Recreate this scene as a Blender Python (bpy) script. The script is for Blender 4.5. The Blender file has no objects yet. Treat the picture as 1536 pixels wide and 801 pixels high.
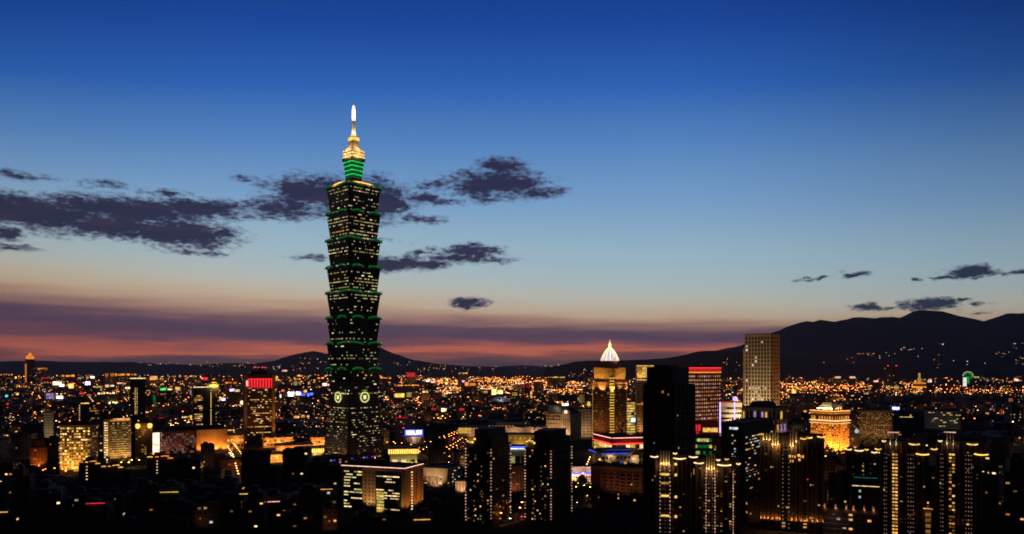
import bpy, math, random
from mathutils import Vector, noise
R = math.radians
random.seed(11)
sc = bpy.context.scene
F, HZ, HC = 1154.0, 552.0, 133.0          # focal length in photo pixels, horizon row, eye height (m)

# ------------------------------------------------------------------ camera
cam = bpy.data.cameras.new('camera'); camo = bpy.data.objects.new('camera', cam)
sc.collection.objects.link(camo); sc.camera = camo
camo.location = (0, 0, HC); camo.rotation_euler = (R(90), 0, 0)
cam.sensor_width = 36; cam.lens = F / 1536 * 36; cam.shift_y = (HZ - 400.5) / 1536
cam.clip_start = 1; cam.clip_end = 80000

# ------------------------------------------------------------------ exposure
sc.view_settings.view_transform = 'Standard'; sc.view_settings.look = 'None'
sc.view_settings.exposure = 0; sc.view_settings.gamma = 1; sc.view_settings.use_curve_mapping = False
sc.render.engine = 'CYCLES'
sc.cycles.use_denoising = True
sc.cycles.max_bounces = 3; sc.cycles.diffuse_bounces = 2; sc.cycles.glossy_bounces = 2
sc.cycles.sample_clamp_indirect = 1.5
sc.cycles.filter_width = 1.75
try: sc.cycles.use_light_tree = True
except Exception: pass

def lin(c):
    return tuple(((v/255)/12.92 if v/255 <= .04045 else ((v/255+.055)/1.055)**2.4) for v in c)
def azel(px, py):
    return math.degrees(math.atan((px-768)/F)), math.degrees(math.atan((HZ-py)/math.hypot(F, px-768)))

# ------------------------------------------------------------------ dusk sky (after sunset, glow in the west ahead)
world = bpy.data.worlds.new('World'); sc.world = world; world.use_nodes = True
NT = world.node_tree; NT.nodes.clear()
def nd(t, **k):
    n = NT.nodes.new(t)
    for a, b in k.items(): setattr(n, a, b)
    return n
def ln(a, b): NT.links.new(a, b)
def mth(op, a, b=None, c=None, clamp=False):
    n = nd('ShaderNodeMath', operation=op); n.use_clamp = clamp
    for i, v in enumerate((a, b, c)):
        if v is None: continue
        if isinstance(v, (int, float)): n.inputs[i].default_value = v
        else: ln(v, n.inputs[i])
    return n.outputs[0]
def vmth(op, a, b=None):
    n = nd('ShaderNodeVectorMath', operation=op)
    for i, v in enumerate((a, b)):
        if v is None: continue
        if isinstance(v, tuple): n.inputs[i].default_value = v
        else: ln(v, n.inputs[i])
    return n.outputs['Value'] if op == 'LENGTH' else n.outputs[0]
def mrange(v, a, b, c, d, smooth=True):
    n = nd('ShaderNodeMapRange'); n.interpolation_type = 'SMOOTHSTEP' if smooth else 'LINEAR'
    ln(v, n.inputs[0])
    for i, x in enumerate((a, b, c, d)): n.inputs[i+1].default_value = x
    return n.outputs[0]
def mixc(f, a, b, typ='MIX'):
    n = nd('ShaderNodeMixRGB', blend_type=typ)
    for i, v in enumerate((f, a, b)):
        if isinstance(v, (int, float)): n.inputs[i].default_value = v
        elif isinstance(v, tuple): n.inputs[i].default_value = (*v, 1)
        else: ln(v, n.inputs[i])
    return n.outputs[0]
tc = nd('ShaderNodeTexCoord'); sep = nd('ShaderNodeSeparateXYZ'); ln(tc.outputs['Generated'], sep.inputs[0])
DEG = 180/math.pi
az = mth('MULTIPLY', mth('ARCTAN2', sep.outputs[0], sep.outputs[1]), DEG)
el = mth('MULTIPLY', mth('ARCSINE', sep.outputs[2]), DEG)
aabs = mth('ABSOLUTE', az)
comb = nd('ShaderNodeCombineXYZ'); ln(az, comb.inputs[0]); ln(el, comb.inputs[1])
P = comb.outputs[0]
# thin stratus streaks bend the bands a little
st = nd('ShaderNodeTexNoise'); st.inputs['Scale'].default_value = 1; st.inputs['Detail'].default_value = 5
ln(vmth('MULTIPLY', P, (.11, 1.5, 1)), st.inputs['Vector'])
streak = mth('SUBTRACT', st.outputs[0], .5)
st2 = nd('ShaderNodeTexNoise'); st2.inputs['Scale'].default_value = 1; st2.inputs['Detail'].default_value = 3
ln(vmth('MULTIPLY', P, (.04, .16, 1)), st2.inputs['Vector'])
broad = mth('SUBTRACT', st2.outputs[0], .5)
low = mrange(el, 1.0, 9.0, 1, .0)
shift = mth('MULTIPLY', mth('ADD', mth('MULTIPLY', streak, 2.3), mth('MULTIPLY', broad, 1.0)), low)
tilt = mth('MULTIPLY', mrange(el, .8, 4.2, 0, 1), mth('MULTIPLY', mrange(az, -35, 35, -.9, 1.9, False), mrange(el, 7, 16, 1, 0)))
far = mth('MULTIPLY', mth('MULTIPLY', aabs, aabs), .0022)     # hold the deep blue towards the sides
ele = mth('ADD', mth('ADD', mth('ADD', el, shift), tilt), mth('MULTIPLY', far, mrange(el, 8, 22, 0, 1)))
ramp = nd('ShaderNodeValToRGB')
stops = [(-2, (46,36,50)), (.2, (84,64,74)), (.6, (106,74,78)), (.9, (150,86,80)), (1.3, (218,116,86)), (1.65, (180,98,88)),
 (2.0, (116,80,94)), (2.6, (94,72,94)), (3.1, (112,84,98)), (3.6, (152,114,110)), (4.2, (192,154,130)), (4.9, (206,186,160)), (5.9, (196,196,184)),
 (7.4, (174,195,202)), (9.4, (156,187,206)), (12.2, (124,165,206)), (16, (88,136,196)), (20, (46,100,182)),
 (24, (27,72,156)), (28, (17,54,132)), (36, (7,26,76)), (55, (3,9,26)), (90, (2,4,12))]
LO, HI = -2.0, 90.0
cr = ramp.color_ramp
while len(cr.elements) < len(stops): cr.elements.new(.5)
for e, (a, c) in zip(cr.elements, stops):
    e.position = (a-LO)/(HI-LO); e.color = (*lin(c), 1)
ln(mrange(ele, LO, HI, 0, 1, False), ramp.inputs[0])
sky = ramp.outputs[0]
# clouds: (photo column, row, half width, half height, weight) turned into azimuth / elevation
CL = [(40,318,190,30,1),(190,316,150,22,1),(305,312,90,17,1),(270,350,100,24,1),(170,338,130,24,.95),(330,352,28,15,.8),(245,290,40,10,.7),(10,348,44,15,.75),(5,371,50,7,.6),
 (35,264,50,7,.6),(165,277,40,7,.45),(365,266,26,6,.55),(290,377,60,6,.5),(420,314,80,18,.8),(455,288,66,28,1),(505,296,66,34,1),(560,300,62,36,1),(642,299,56,10,.8),(628,329,42,8,.75),
 (745,276,84,22,1),(757,250,40,14,.85),(806,290,46,10,.8),(700,270,54,10,.6),(655,278,50,9,.5),(735,296,70,10,.45),
 (600,396,66,13,.95),(645,398,34,10,.9),(622,380,26,8,.7),(700,377,56,11,.95),(682,388,44,10,.85),(742,391,44,7,.6),(702,453,30,9,1.0),
 (1452,409,34,10,1.1),(1418,415,22,4,.7),(1496,411,16,4,.5),(1526,408,26,5,.8),(1390,457,42,12,1.25),(1424,461,18,5,.7),(1298,460,22,7,1),(1332,462,22,4,.5),(1277,413,18,5,.9),(1222,418,15,4,.8),(1205,420,14,3,.5),(1368,422,14,4,.8),(1447,451,20,3,.6),(1473,457,14,4,.6),(1468,471,18,3,.6),(470,387,40,7,.6),(560,360,60,5,.3)]
def tnoise(sx, sy, det, rough=.55, off=0.):
    n = nd('ShaderNodeTexNoise'); n.inputs['Scale'].default_value = 1; n.inputs['Detail'].default_value = det; n.inputs['Roughness'].default_value = rough
    ln(vmth('ADD', vmth('MULTIPLY', P, (sx, sy, 1)), (off, off*.7, 0)), n.inputs['Vector']); return n
wn = tnoise(.5, .9, 4)
PW = vmth('ADD', P, vmth('MULTIPLY', vmth('SUBTRACT', wn.outputs['Color'], (.5, .5, .5)), (3.4, 1.0, 0)))
best = None
for (cx, cy, rx, ry, w) in CL:
    a0, e0 = azel(cx, cy); a1, _ = azel(cx+rx, cy); a2, _ = azel(cx-rx, cy); _, e1 = azel(cx, cy-ry)
    L = vmth('LENGTH', vmth('MULTIPLY', vmth('SUBTRACT', PW, (a0, e0, 0)), (2/abs(a1-a2)/1.3, 1/abs(e1-e0)/1.3, 0)))
    f = mth('MULTIPLY_ADD', L, -w, w)
    best = f if best is None else mth('SMOOTH_MAX', best, f, .12)
n1 = tnoise(.55, 1.5, 5); n2 = tnoise(2.0, 4.6, 7, .6, 7.3)
fuzz = mth('ADD', mth('MULTIPLY', mth('SUBTRACT', n1.outputs[0], .5), 1.3), mth('MULTIPLY', mth('SUBTRACT', n2.outputs[0], .5), 1.7))
dens = mth('ADD', mth('MULTIPLY_ADD', best, 1.42, -.14), fuzz)
mask = mth('MULTIPLY', mrange(dens, -.16, .72, 0, .97), mrange(best, -.15, .22, 0, 1))
cr2 = nd('ShaderNodeValToRGB'); cr2.color_ramp.elements[0].color = (*lin((86,94,130)), 1); cr2.color_ramp.elements[1].color = (*lin((37,39,68)), 1)
ln(mrange(dens, -.05, .8, 0, 1), cr2.inputs[0])
n3 = tnoise(.35, 1.6, 4, .6, 3.1)
warmc = mixc(mrange(n3.outputs[0], .44, .70, 0, .4), cr2.outputs[0], lin((70,48,70)))
ccol = mixc(mrange(az, 5, 25, 0, 1), warmc, lin((36,46,74)))
sky = mixc(mask, sky, ccol)
# the sky away from the afterglow is night already
away = mrange(aabs, 38, 115, 1, .04)
edge = mth('SUBTRACT', 1.0, mth('MULTIPLY', mrange(az, 10, 40, 0, .46), mrange(el, 0, 20, .3, 1)))  # lens vignette put into the sky colour, darker to the right
edge2 = mrange(az, -40, -16, .84, 1)  # the same vignette on the left side
sky = mixc(1.0, sky, mth('MULTIPLY', mth('MULTIPLY', away, edge), edge2), 'MULTIPLY')
bg = nd('ShaderNodeBackground'); ln(sky, bg.inputs[0]); bg.inputs[1].default_value = 1.0
out = nd('ShaderNodeOutputWorld'); ln(bg.outputs[0], out.inputs[0])

# last afterglow below the western horizon: a very weak, very soft sun
sun = bpy.data.lights.new('sun', 'SUN'); sun.energy = .012; sun.angle = R(25); sun.color = (1, .55, .45)
suno = bpy.data.objects.new('sun', sun); sc.collection.objects.link(suno)
suno.rotation_euler = (R(-86), 0, R(5))

# ------------------------------------------------------------------ materials
M = {}
def newmat(name):
    m = bpy.data.materials.new(name); m.use_nodes = True; m.node_tree.nodes.clear(); M[name] = m
    return m, m.node_tree
def surf(name, col, rough=.85, scale=.15, var=.35, metal=0, spec=.1, fine=True):
    m, nt = newmat(name)
    N = nt.nodes.new; Lk = nt.links.new
    o = N('ShaderNodeOutputMaterial'); b = N('ShaderNodeBsdfPrincipled')
    t = N('ShaderNodeTexCoord'); n = N('ShaderNodeTexNoise'); n.inputs['Scale'].default_value = scale; n.inputs['Detail'].default_value = 6
    mx = N('ShaderNodeMixRGB'); mx.inputs[1].default_value = (*[c*(1-var) for c in col], 1); mx.inputs[2].default_value = (*[min(1, c*(1+var)) for c in col], 1)
    Lk(t.outputs['Object'], n.inputs['Vector']); Lk(n.outputs[0], mx.inputs[0]); Lk(mx.outputs[0], b.inputs['Base Color'])
    b.inputs['Roughness'].default_value = rough; b.inputs['Metallic'].default_value = metal; b.inputs['Specular IOR Level'].default_value = spec
    if fine:
        bp = N('ShaderNodeBump'); bp.inputs['Strength'].default_value = .25; bp.inputs['Distance'].default_value = .2
        n2 = N('ShaderNodeTexNoise'); n2.inputs['Scale'].default_value = scale*8; Lk(t.outputs['Object'], n2.inputs['Vector'])
        Lk(n2.outputs[0], bp.inputs['Height']); Lk(bp.outputs[0], b.inputs['Normal'])
    Lk(b.outputs[0], o.inputs[0])
    return m
surf('wall_dark', (.07, .055, .05)); surf('wall_brown', (.16, .09, .065)); surf('wall_beige', (.42, .34, .25)); surf('wall_pale', (.55, .5, .42))
surf('wall_grey', (.22, .21, .2)); surf('wall_redbrick', (.20, .09, .06)); surf('wall_gold', (.5, .36, .18)); surf('wall_black', (.03, .026, .028), .5)
surf('glass_dark', (.02, .022, .026), .18, .05, .3, 0, .5, False); surf('glass_green', (.018, .03, .026), .2, .05, .3, 0, .5, False)
surf('roof_dark', (.045, .04, .04)); surf('metal_dark', (.08, .08, .085), .45, .3, .2, .6); surf('metal_pale', (.55, .54, .5), .4, .3, .15, .3)
surf('ground', (.045, .042, .04), .95, .01, .45, spec=0); surf('asphalt', (.05, .05, .05), .85, .2, .25); surf('paving', (.2, .19, .17), .9, .3, .25)
surf('paint_white', (.8, .8, .78), .7, 1, .1); surf('hill', (.035, .045, .035), .95, .002, .4, spec=0, fine=False)
surf('leaf', (.05, .075, .03), .8, .4, .4, fine=False); surf('leaf_dark', (.04, .055, .03), .8, .4, .4, fine=False); surf('bark', (.09, .065, .045), .9, .8, .3)
surf('copper', (.3, .4, .3), .6, .3, .2); surf('carpaint', (.3, .3, .32), .35, 1, .1, .4); surf('tyre', (.02, .02, .02), .9)
surf('red_metal', (.35, .03, .02), .5, .3, .2)
COL = dict(warm=(1, .44, .10), cream=(1, .68, .32), yel=(1, .60, .11), ygreen=(.88, .80, .26), orange=(1, .29, .035), sodium=(1, .22, .02),
           cool=(.78, .9, 1), red=(1, .025, .035), pink=(1, .42, .36), green=(.03, .75, .14), blue=(.06, .10, 1), violet=(.62, .42, 1), white=(1, .93, .82), teal=(.1, .7, .75), pale=(1, .84, .46), pearl=(.86, .8, 1), rose=(1, .56, .40))
def em(key, s, var=.55, sample='NONE', sc_=.33):
    name = 'light_%s_%g_%s%s' % (key, s, sample[0], '' if sc_ == .33 else '_mottled')
    if name in M: return name
    m, nt = newmat(name)
    N = nt.nodes.new; Lk = nt.links.new
    o = N('ShaderNodeOutputMaterial'); e = N('ShaderNodeEmission'); e.inputs[0].default_value = (*COL[key], 1)
    g = N('ShaderNodeNewGeometry'); n = N('ShaderNodeTexNoise'); n.inputs['Scale'].default_value = sc_; n.inputs['Detail'].default_value = 3
    Lk(g.outputs['Position'], n.inputs['Vector'])
    r = N('ShaderNodeMapRange'); r.inputs[1].default_value = .3; r.inputs[2].default_value = .7
    r.clamp = True; r.inputs[3].default_value = max(0, s*(1-var)); r.inputs[4].default_value = s*(1+var)
    Lk(n.outputs[0], r.inputs[0]); Lk(r.outputs[0], e.inputs[1]); Lk(e.outputs[0], o.inputs[0])
    m.cycles.emission_sampling = sample
    return name

# ------------------------------------------------------------------ mesh collector
class MB:
    def __init__(s): s.v = []; s.f = []; s.m = []
    def quad(s, a, b, c, d, m=0):
        k = len(s.v); s.v += [tuple(a), tuple(b), tuple(c), tuple(d)]; s.f.append((k, k+1, k+2, k+3)); s.m.append(m)
    def prism(s, p0, p1, z0, z1, m=0, mt=None):
        n = len(p0); k = len(s.v)
        s.v += [(x, y, z0) for x, y in p0] + [(x, y, z1) for x, y in p1]
        for i in range(n):
            j = (i+1) % n; s.f.append((k+i, k+j, k+n+j, k+n+i)); s.m.append(m)
        s.f.append(tuple(k+n+i for i in range(n))); s.m.append(m if mt is None else mt)
        s.f.append(tuple(k+n-1-i for i in range(n))); s.m.append(m)
        return s
    def box(s, x0, x1, y0, y1, z0, z1, m=0, mt=None):
        p = [(x0, y0), (x1, y0), (x1, y1), (x0, y1)]; return s.prism(p, p, z0, z1, m, mt)
    def cbox(s, cx, cy, w, d, z0, z1, m=0, w1=None, d1=None):
        w1 = w if w1 is None else w1; d1 = d if d1 is None else d1
        q = lambda a, b: [(cx-a/2, cy-b/2), (cx+a/2, cy-b/2), (cx+a/2, cy+b/2), (cx-a/2, cy+b/2)]
        return s.prism(q(w, d), q(w1, d1), z0, z1, m)
    def lathe(s, prof, n=16, cx=0, cy=0, m=0):
        k = len(s.v)
        for r, z in prof: s.v += [(cx+r*math.cos(2*math.pi*i/n), cy+r*math.sin(2*math.pi*i/n), z) for i in range(n)]
        for a in range(len(prof)-1):
            for i in range(n):
                j = (i+1) % n; s.f.append((k+a*n+i, k+a*n+j, k+(a+1)*n+j, k+(a+1)*n+i)); s.m.append(m)
        s.f.append(tuple(k+(len(prof)-1)*n+i for i in range(n))); s.m.append(m)
        s.f.append(tuple(k+n-1-i for i in range(n))); s.m.append(m)
        return s
    def tube(s, pts, r, n=6, m=0):
        k = len(s.v); P = [Vector(p) for p in pts]
        for i, p in enumerate(P):
            t = (P[min(i+1, len(P)-1)]-P[max(i-1, 0)]).normalized()
            u = t.cross(Vector((0, 0, 1)))
            u = Vector((1, 0, 0)) if u.length < 1e-3 else u.normalized()
            w = t.cross(u); rr = r[i] if isinstance(r, (list, tuple)) else r
            s.v += [tuple(p+(u*math.cos(2*math.pi*j/n)+w*math.sin(2*math.pi*j/n))*rr) for j in range(n)]
        for i in range(len(P)-1):
            for j in range(n):
                q = (j+1) % n; s.f.append((k+i*n+j, k+i*n+q, k+(i+1)*n+q, k+(i+1)*n+j)); s.m.append(m)
        s.f.append(tuple(k+n-1-j for j in range(n))); s.f.append(tuple(k+(len(P)-1)*n+j for j in range(n))); s.m += [m, m]
        return s
    def mesh(s, name, mats):
        me = bpy.data.meshes.new(name); me.from_pydata(s.v, [], s.f)
        mats = [mats] if isinstance(mats, str) else mats
        for a in mats: me.materials.append(M[a])
        if len(mats) > 1: me.polygons.foreach_set('material_index', s.m)
        me.update(); return me
COLL = sc.collection
def link(name, data, parent=None):
    o = bpy.data.objects.new(name, data); COLL.objects.link(o)
    if parent is not None: o.parent = parent
    return o
def structure(name, mb, mats, kind='structure', label=None):
    o = link(name, mb.mesh(name, mats)); o['kind'] = kind
    if label: o['label'] = label
    return o
UNIT = {}
def unit(shape, mat):
    if (shape, mat) not in UNIT:
        b = MB()
        if shape == 'q': b.quad((-.5, 0, -.5), (.5, 0, -.5), (.5, 0, .5), (-.5, 0, .5))
        else: b.box(-.5, .5, -.5, .5, -.5, .5)
        UNIT[(shape, mat)] = b.mesh('window_pane' if shape == 'q' else 'lamp', mat)
    return UNIT[(shape, mat)]

# ------------------------------------------------------------------ a thing: an Empty at its base with parts under it
HERO = []
class Thing:
    def __init__(s, name, label, cat, loc, yaw=0, group=None, W=10, D=10, H=10):
        s.o = link(name, None); s.o.location = loc; s.o.rotation_euler = (0, 0, yaw)
        s.o['label'] = label; s.o['category'] = cat
        if group: s.o['group'] = group
        s.W, s.D, s.H = W, D, H; s.items = {}; s.yaw = yaw; s.loc = Vector(loc)
    def part(s, name, mb, mats, parent=None, label=None, kind=None):
        o = link(name, mb.mesh(name, mats), parent or s.o)
        if label: o['label'] = label
        if kind: o['kind'] = kind
        return o
    def face(s, f, W=None, D=None, cx=0, cy=0):
        W = W or s.W; D = D or s.D
        return {'F': (cx-W/2, cy-D/2, 1, 0, W), 'R': (cx+W/2, cy-D/2, 0, 1, D), 'L': (cx-W/2, cy+D/2, 0, -1, D), 'B': (cx+W/2, cy+D/2, -1, 0, W)}[f]
    def put(s, kind, fc, u, z, w, h, mat, proud=.08, thick=0):
        """one window / lamp on a face at distance u along it"""
        ox, oy, ux, uy, W = fc
        p = (ox+ux*u+uy*proud, oy+uy*u-ux*proud, z)
        s.items.setdefault(kind, []).append((p, math.atan2(uy, ux), w, thick, h, mat))
    def grid(s, fc, nx, nz, z0, z1, fw=.6, fh=.5, lit=.2, cols=(('warm', 1.),), u0=0, u1=None, dark='glass_dark', fn=None, proud=.08):
        u1 = fc[4] if u1 is None else u1
        du = (u1-u0)/nx; dz = (z1-z0)/nz
        for j in range(nz):
            for i in range(nx):
                if fn is not None: c = fn(i, j)
                else: c = random.choice(cols) if random.random() < lit else None
                if c is False: continue
                mat = em(*c) if c else dark
                if mat is None: continue
                s.put('window', fc, u0+(i+.5)*du, z0+(j+.5)*dz, du*fw, dz*fh, mat, proud)
    def runs(s, fc, nz, z0, z1, lit=.35, cols=(('yel', 1.),), seg=3., fh=.42, u0=0, u1=None, rowlit=.8, dark='glass_dark', slope=None):
        """office floors lit in runs: each run of one floor is one strip window"""
        u1 = fc[4] if u1 is None else u1
        dz = (z1-z0)/nz
        for j in range(nz):
            u = u0; z = z0+(j+.5)*dz; rl = lit*random.uniform(.2, 1.8) if random.random() < rowlit else .03
            pr = .12 if slope is None else slope(z+dz*fh/2)
            while u < u1-.6:
                w = min(u1-u, seg*random.uniform(.5, 2.2))
                on = random.random() < rl
                mat = em(*random.choice(cols)) if on else dark
                if mat: s.put('window', fc, u+w/2, z, w*.9, dz*fh, mat, pr)
                u += w
    def finish(s, cap=100):
        for kind, L in s.items.items():
            lit = sorted([t for t in L if t[5].startswith('light')], key=lambda t: -t[2]*t[4])
            rest = lit[cap:]+[t for t in L if not t[5].startswith('light')]
            for (p, a, w, th, h, mat) in lit[:cap]:
                o = link(kind, unit('c' if th else 'q', mat), s.o)
                o.location = p; o.rotation_euler = (0, 0, a); o.scale = (w, th or 1, h)
            if rest:
                mats = sorted({t[5] for t in rest}); b = MB()
                for (p, a, w, th, h, mat) in rest:
                    c, n = math.cos(a), math.sin(a); k = mats.index(mat)
                    if th:
                        q = [(p[0]+c*x-n*y, p[1]+n*x+c*y) for x, y in ((-w/2, -th/2), (w/2, -th/2), (w/2, th/2), (-w/2, th/2))]
                        b.prism(q, q, p[2]-h/2, p[2]+h/2, k)
                    else:
                        x0, y0, x1, y1 = p[0]-c*w/2, p[1]-n*w/2, p[0]+c*w/2, p[1]+n*w/2
                        b.quad((x0, y0, p[2]-h/2), (x1, y1, p[2]-h/2), (x1, y1, p[2]+h/2), (x0, y0, p[2]+h/2), k)
                o = link(kind, b.mesh(kind, mats), s.o); o['kind'] = 'stuff'
        s.items = {}
def zat(py, d): return HC-(py-HZ)*d/F
def gd(py): return HC*F/(py-HZ)
GAIN = 2.3
def lamp(T, loc, energy, col='warm', typ='POINT', aim=None, size=.5, cone=100, blend=.8):
    l = bpy.data.lights.new('flood_or_fill', typ); l.energy = energy*(GAIN if typ == 'SPOT' else 1.4); l.color = COL[col] if isinstance(col, str) else col
    if typ == 'SPOT': l.spot_size = R(cone); l.spot_blend = blend
    if typ != 'AREA': l.shadow_soft_size = size
    o = link('flood_or_fill', l, T.o if T else None); o.location = loc  # facade floodlights and added fill lights share this name
    if aim is not None:
        o.rotation_euler = (Vector(aim)-Vector(loc)).to_track_quat('-Z', 'Y').to_euler()
    return o
def site(xl, xm, xr, d, alpha, side):
    """front width, depth, yaw and centre of a box whose near corner stands at photo column xm, distance d"""
    Xm = (xm-768)*d/F; yaw = R(alpha)-math.atan(((xl+xr)/2-768)/F); c, s = math.cos(yaw), math.sin(yaw)
    al, ar = (xl-768)/F, (xr-768)/F
    if side == 'R':
        W = (Xm-al*d)/(c-al*s); D = (Xm-ar*d)/(s+ar*c); org = Vector((Xm, d))-Vector((c, s))*W/2
    else:
        W = (ar*d-Xm)/(c-ar*s); D = (Xm-al*d)/(s+al*c); org = Vector((Xm, d))+Vector((c, s))*W/2
    ctr = org+Vector((-s, c))*D/2
    return W, D, yaw, ctr
def hero(name, label, cat, xl, xr, ytop, d, xm=None, alpha=0, depth=None, ybv=None, short=None, group=None):
    """building from where it stands; depth given: seen square on"""
    if xm is None:
        yaw = R(alpha)-math.atan(((xl+xr)/2-768)/F); c = max(.3, math.cos(R(alpha)))
        W = (xr-xl)*d/F/math.sqrt(1+(((xl+xr)/2-768)/F)**2)/c; D = depth or W
        W = max(6, W-abs(math.tan(R(alpha)))*D*.0)
        X = ((xl+xr)/2-768)*d/F; n = Vector((math.sin(-yaw), math.cos(yaw))); ctr = Vector((X, d))+n*D/2
    else:
        W, D, yaw, ctr = site(xl, xm, xr, d, alpha, 'L' if alpha > 0 else 'R')
    T = Thing(name, label, cat, (ctr.x, ctr.y, 0), yaw, group, W, D, zat(ytop, d))
    T.d = d; T.name = short or label
    HERO.append(dict(xl=xl, xr=xr, yt=ytop, yb=ybv or HZ+HC*F/d, d=d, T=T, short=short, X=ctr.x, Y=ctr.y, r=math.hypot(W, D)*.47))
    return T
def slab_roof(T, wallmat, roofmat='roof_dark', H=None, parapet=1.2, name='wall', rname='roof', W=None, D=None, cx=0, cy=0, z0=0):
    """walls with a parapet and a separate flat roof"""
    W = W or T.W; D = D or T.D; H = H or T.H
    b = MB(); b.cbox(cx, cy, W, D, z0, H)
    T.part(name, b, wallmat)
    r = MB(); t = .5
    for (x0, x1, y0, y1) in ((-W/2, W/2, -D/2, -D/2+t), (-W/2, W/2, D/2-t, D/2), (-W/2, -W/2+t, -D/2+t, D/2-t), (W/2-t, W/2, -D/2+t, D/2-t)):
        r.box(cx+x0, cx+x1, cy+y0, cy+y1, H+.002, H+parapet)
    r.cbox(cx, cy, W-2*t-.01, D-2*t-.01, H+.002, H+.15)
    return T.part(rname, r, [roofmat])
def piers(T, fc, n, z0, z1, w=.8, dep=.6, mat='wall_beige', name='pier', u0=0, u1=None):
    ox, oy, ux, uy, W = fc; u1 = W if u1 is None else u1; b = MB()
    for i in range(n+1):
        u = u0+(u1-u0)*i/n
        q = [(ox+ux*(u+a)+uy*e, oy+uy*(u+a)-ux*e) for a, e in ((-w/2, dep), (w/2, dep), (w/2, .01), (-w/2, .01))]
        b.prism(q, q, z0, z1)
    return T.part(name, b, mat)
def band(T, fcs, z, h, mat, dep=.35, name='light_strip', a=0, b_=1):
    """thin strip running along faces"""
    for (ox, oy, ux, uy, W) in fcs:
        b = MB(); e0, e1 = .03, dep
        q = [(ox+ux*W*t+uy*e, oy+uy*W*t-ux*e) for t, e in ((a, e1), (b_, e1), (b_, e0), (a, e0))]
        b.prism(q, q, z-h/2, z+h/2); T.part(name, b, mat)
# ================================================================== ground, hills
g = MB(); g.quad((-24000, -1500, 0), (24000, -1500, 0), (24000, 26000, 0), (-24000, 26000, 0)); structure('ground', g, 'ground')

def ridge(name, pts, d, thick, rough=40, seed=0, step=10, rows=16):
    """a range of hills from its skyline (columns/rows seen from the lookout), with slopes front and back"""
    x0, x1 = pts[0][0], pts[-1][0]; n = int((x1-x0)/step); b = MB()
    def prof(px):
        for (a, b_), (c, d_) in zip(pts, pts[1:]):
            if a <= px <= c:
                t = (px-a)/(c-a); t = t*t*(3-2*t)*.5+t*.5; return b_+(d_-b_)*t
        return pts[-1][1]
    for j in range(rows+1):
        t = -1+2*j/rows
        for i in range(n+1):
            px = x0+(x1-x0)*i/n; X = (px-768)*d/F; h = max(0, HC-(prof(px)-HZ)*d/F)
            nz = noise.fractal(Vector((X/900+seed, t*3*thick/2000, seed*1.7)), 1, 2, 5)
            spur = 1+.25*noise.noise(Vector((X/700+seed, seed, t*.6)))
            k = max(0, 1-abs(t)**(1.3*spur))
            z = h*k+nz*rough*(.25+.75*min(1, abs(t)*2.5))*k**.5*(1 if k > 0 else 0)
            if abs(t) < 1e-6: z = h+(noise.noise(Vector((X/260, seed, 0)))*.22+noise.noise(Vector((X/90, seed, 4)))*.10)*rough
            elif abs(t) < .3: z = min(z, h*(1-.22*abs(t)))
            b.v.append((X*(1+t*thick/d*.2), d+t*thick, z))
    for j in range(rows):
        for i in range(n):
            a = j*(n+1)+i; b.f.append((a, a+1, a+n+2, a+n+1)); b.m.append(0)
    o = structure(name, b, 'hill'); o.data.polygons.foreach_set('use_smooth', [True]*len(o.data.polygons))
    return o
R_MTN = ridge('mountain', [(960,552),(1040,536),(1085,523),(1113,518),(1140,508),(1165,497),(1188,487),(1206,482),(1219,483),(1231,479),(1246,485),(1267,479),(1287,475),(1303,479),(1321,475),(1345,478),(1358,473),(1370,467),(1387,465),(1406,469),(1435,480),(1466,486),(1494,476),(1512,470),(1536,469),(1640,460),(1800,490)], 14000, 5200, 110, 3)
ridge('hills', [(820,552),(845,547),(862,543),(880,541),(920,540),(960,540),(1000,537),(1030,532),(1045,527),(1062,526),(1085,527),(1113,526),(1150,533),(1170,537),(1200,536),(1240,540),(1290,544),(1330,545),(1380,541),(1420,545),(1480,538),(1536,530),(1640,526),(1760,552)], 8500, 1700, 30, 9)
ridge('hills', [(330,552),(380,545),(415,541),(440,533),(458,528),(474,526),(490,531),(505,523),(525,514),(545,511),(568,520),(590,530),(620,540),(660,546),(700,549),(716,551),(760,553)], 16000, 3000, 60, 21)
ridge('hills', [(-260,546),(-100,545),(0,542),(60,541),(110,543),(190,543),(250,546),(300,547),(345,544),(390,546),(460,549),(560,551),(640,553)], 17500, 2500, 40, 33)
ridge('hills', [(640,551),(700,549),(740,550),(780,548),(815,549),(860,548),(920,552)], 19000, 2000, 30, 41)

# the wooded spur of the lookout hill that shows at the lower edge
b = MB(); nx, ny = 70, 40
for j in range(ny+1):
    for i in range(nx+1):
        x = -40+i*200/nx; y = 120+j*330/ny
        u = math.exp(-((x-34-(y-290)*.12)/(26 if x < 34 else 38))**2); v = math.exp(-((y-285)/95)**2)
        b.v.append((x, y, max(-.5, 70*u**.8*v+3*noise.fractal(Vector((x/30, y/30, 1)), 1, 2, 4)*v)))
for j in range(ny):
    for i in range(nx): a = j*(nx+1)+i; b.f.append((a, a+1, a+nx+2, a+nx+1)); b.m.append(0)
spur = structure('hillside', b, 'hill')
def spur_z(x, y):
    u = math.exp(-((x-34-(y-290)*.12)/(26 if x < 34 else 38))**2); v = math.exp(-((y-285)/95)**2)
    return max(0, 70*u**.8*v)

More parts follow.
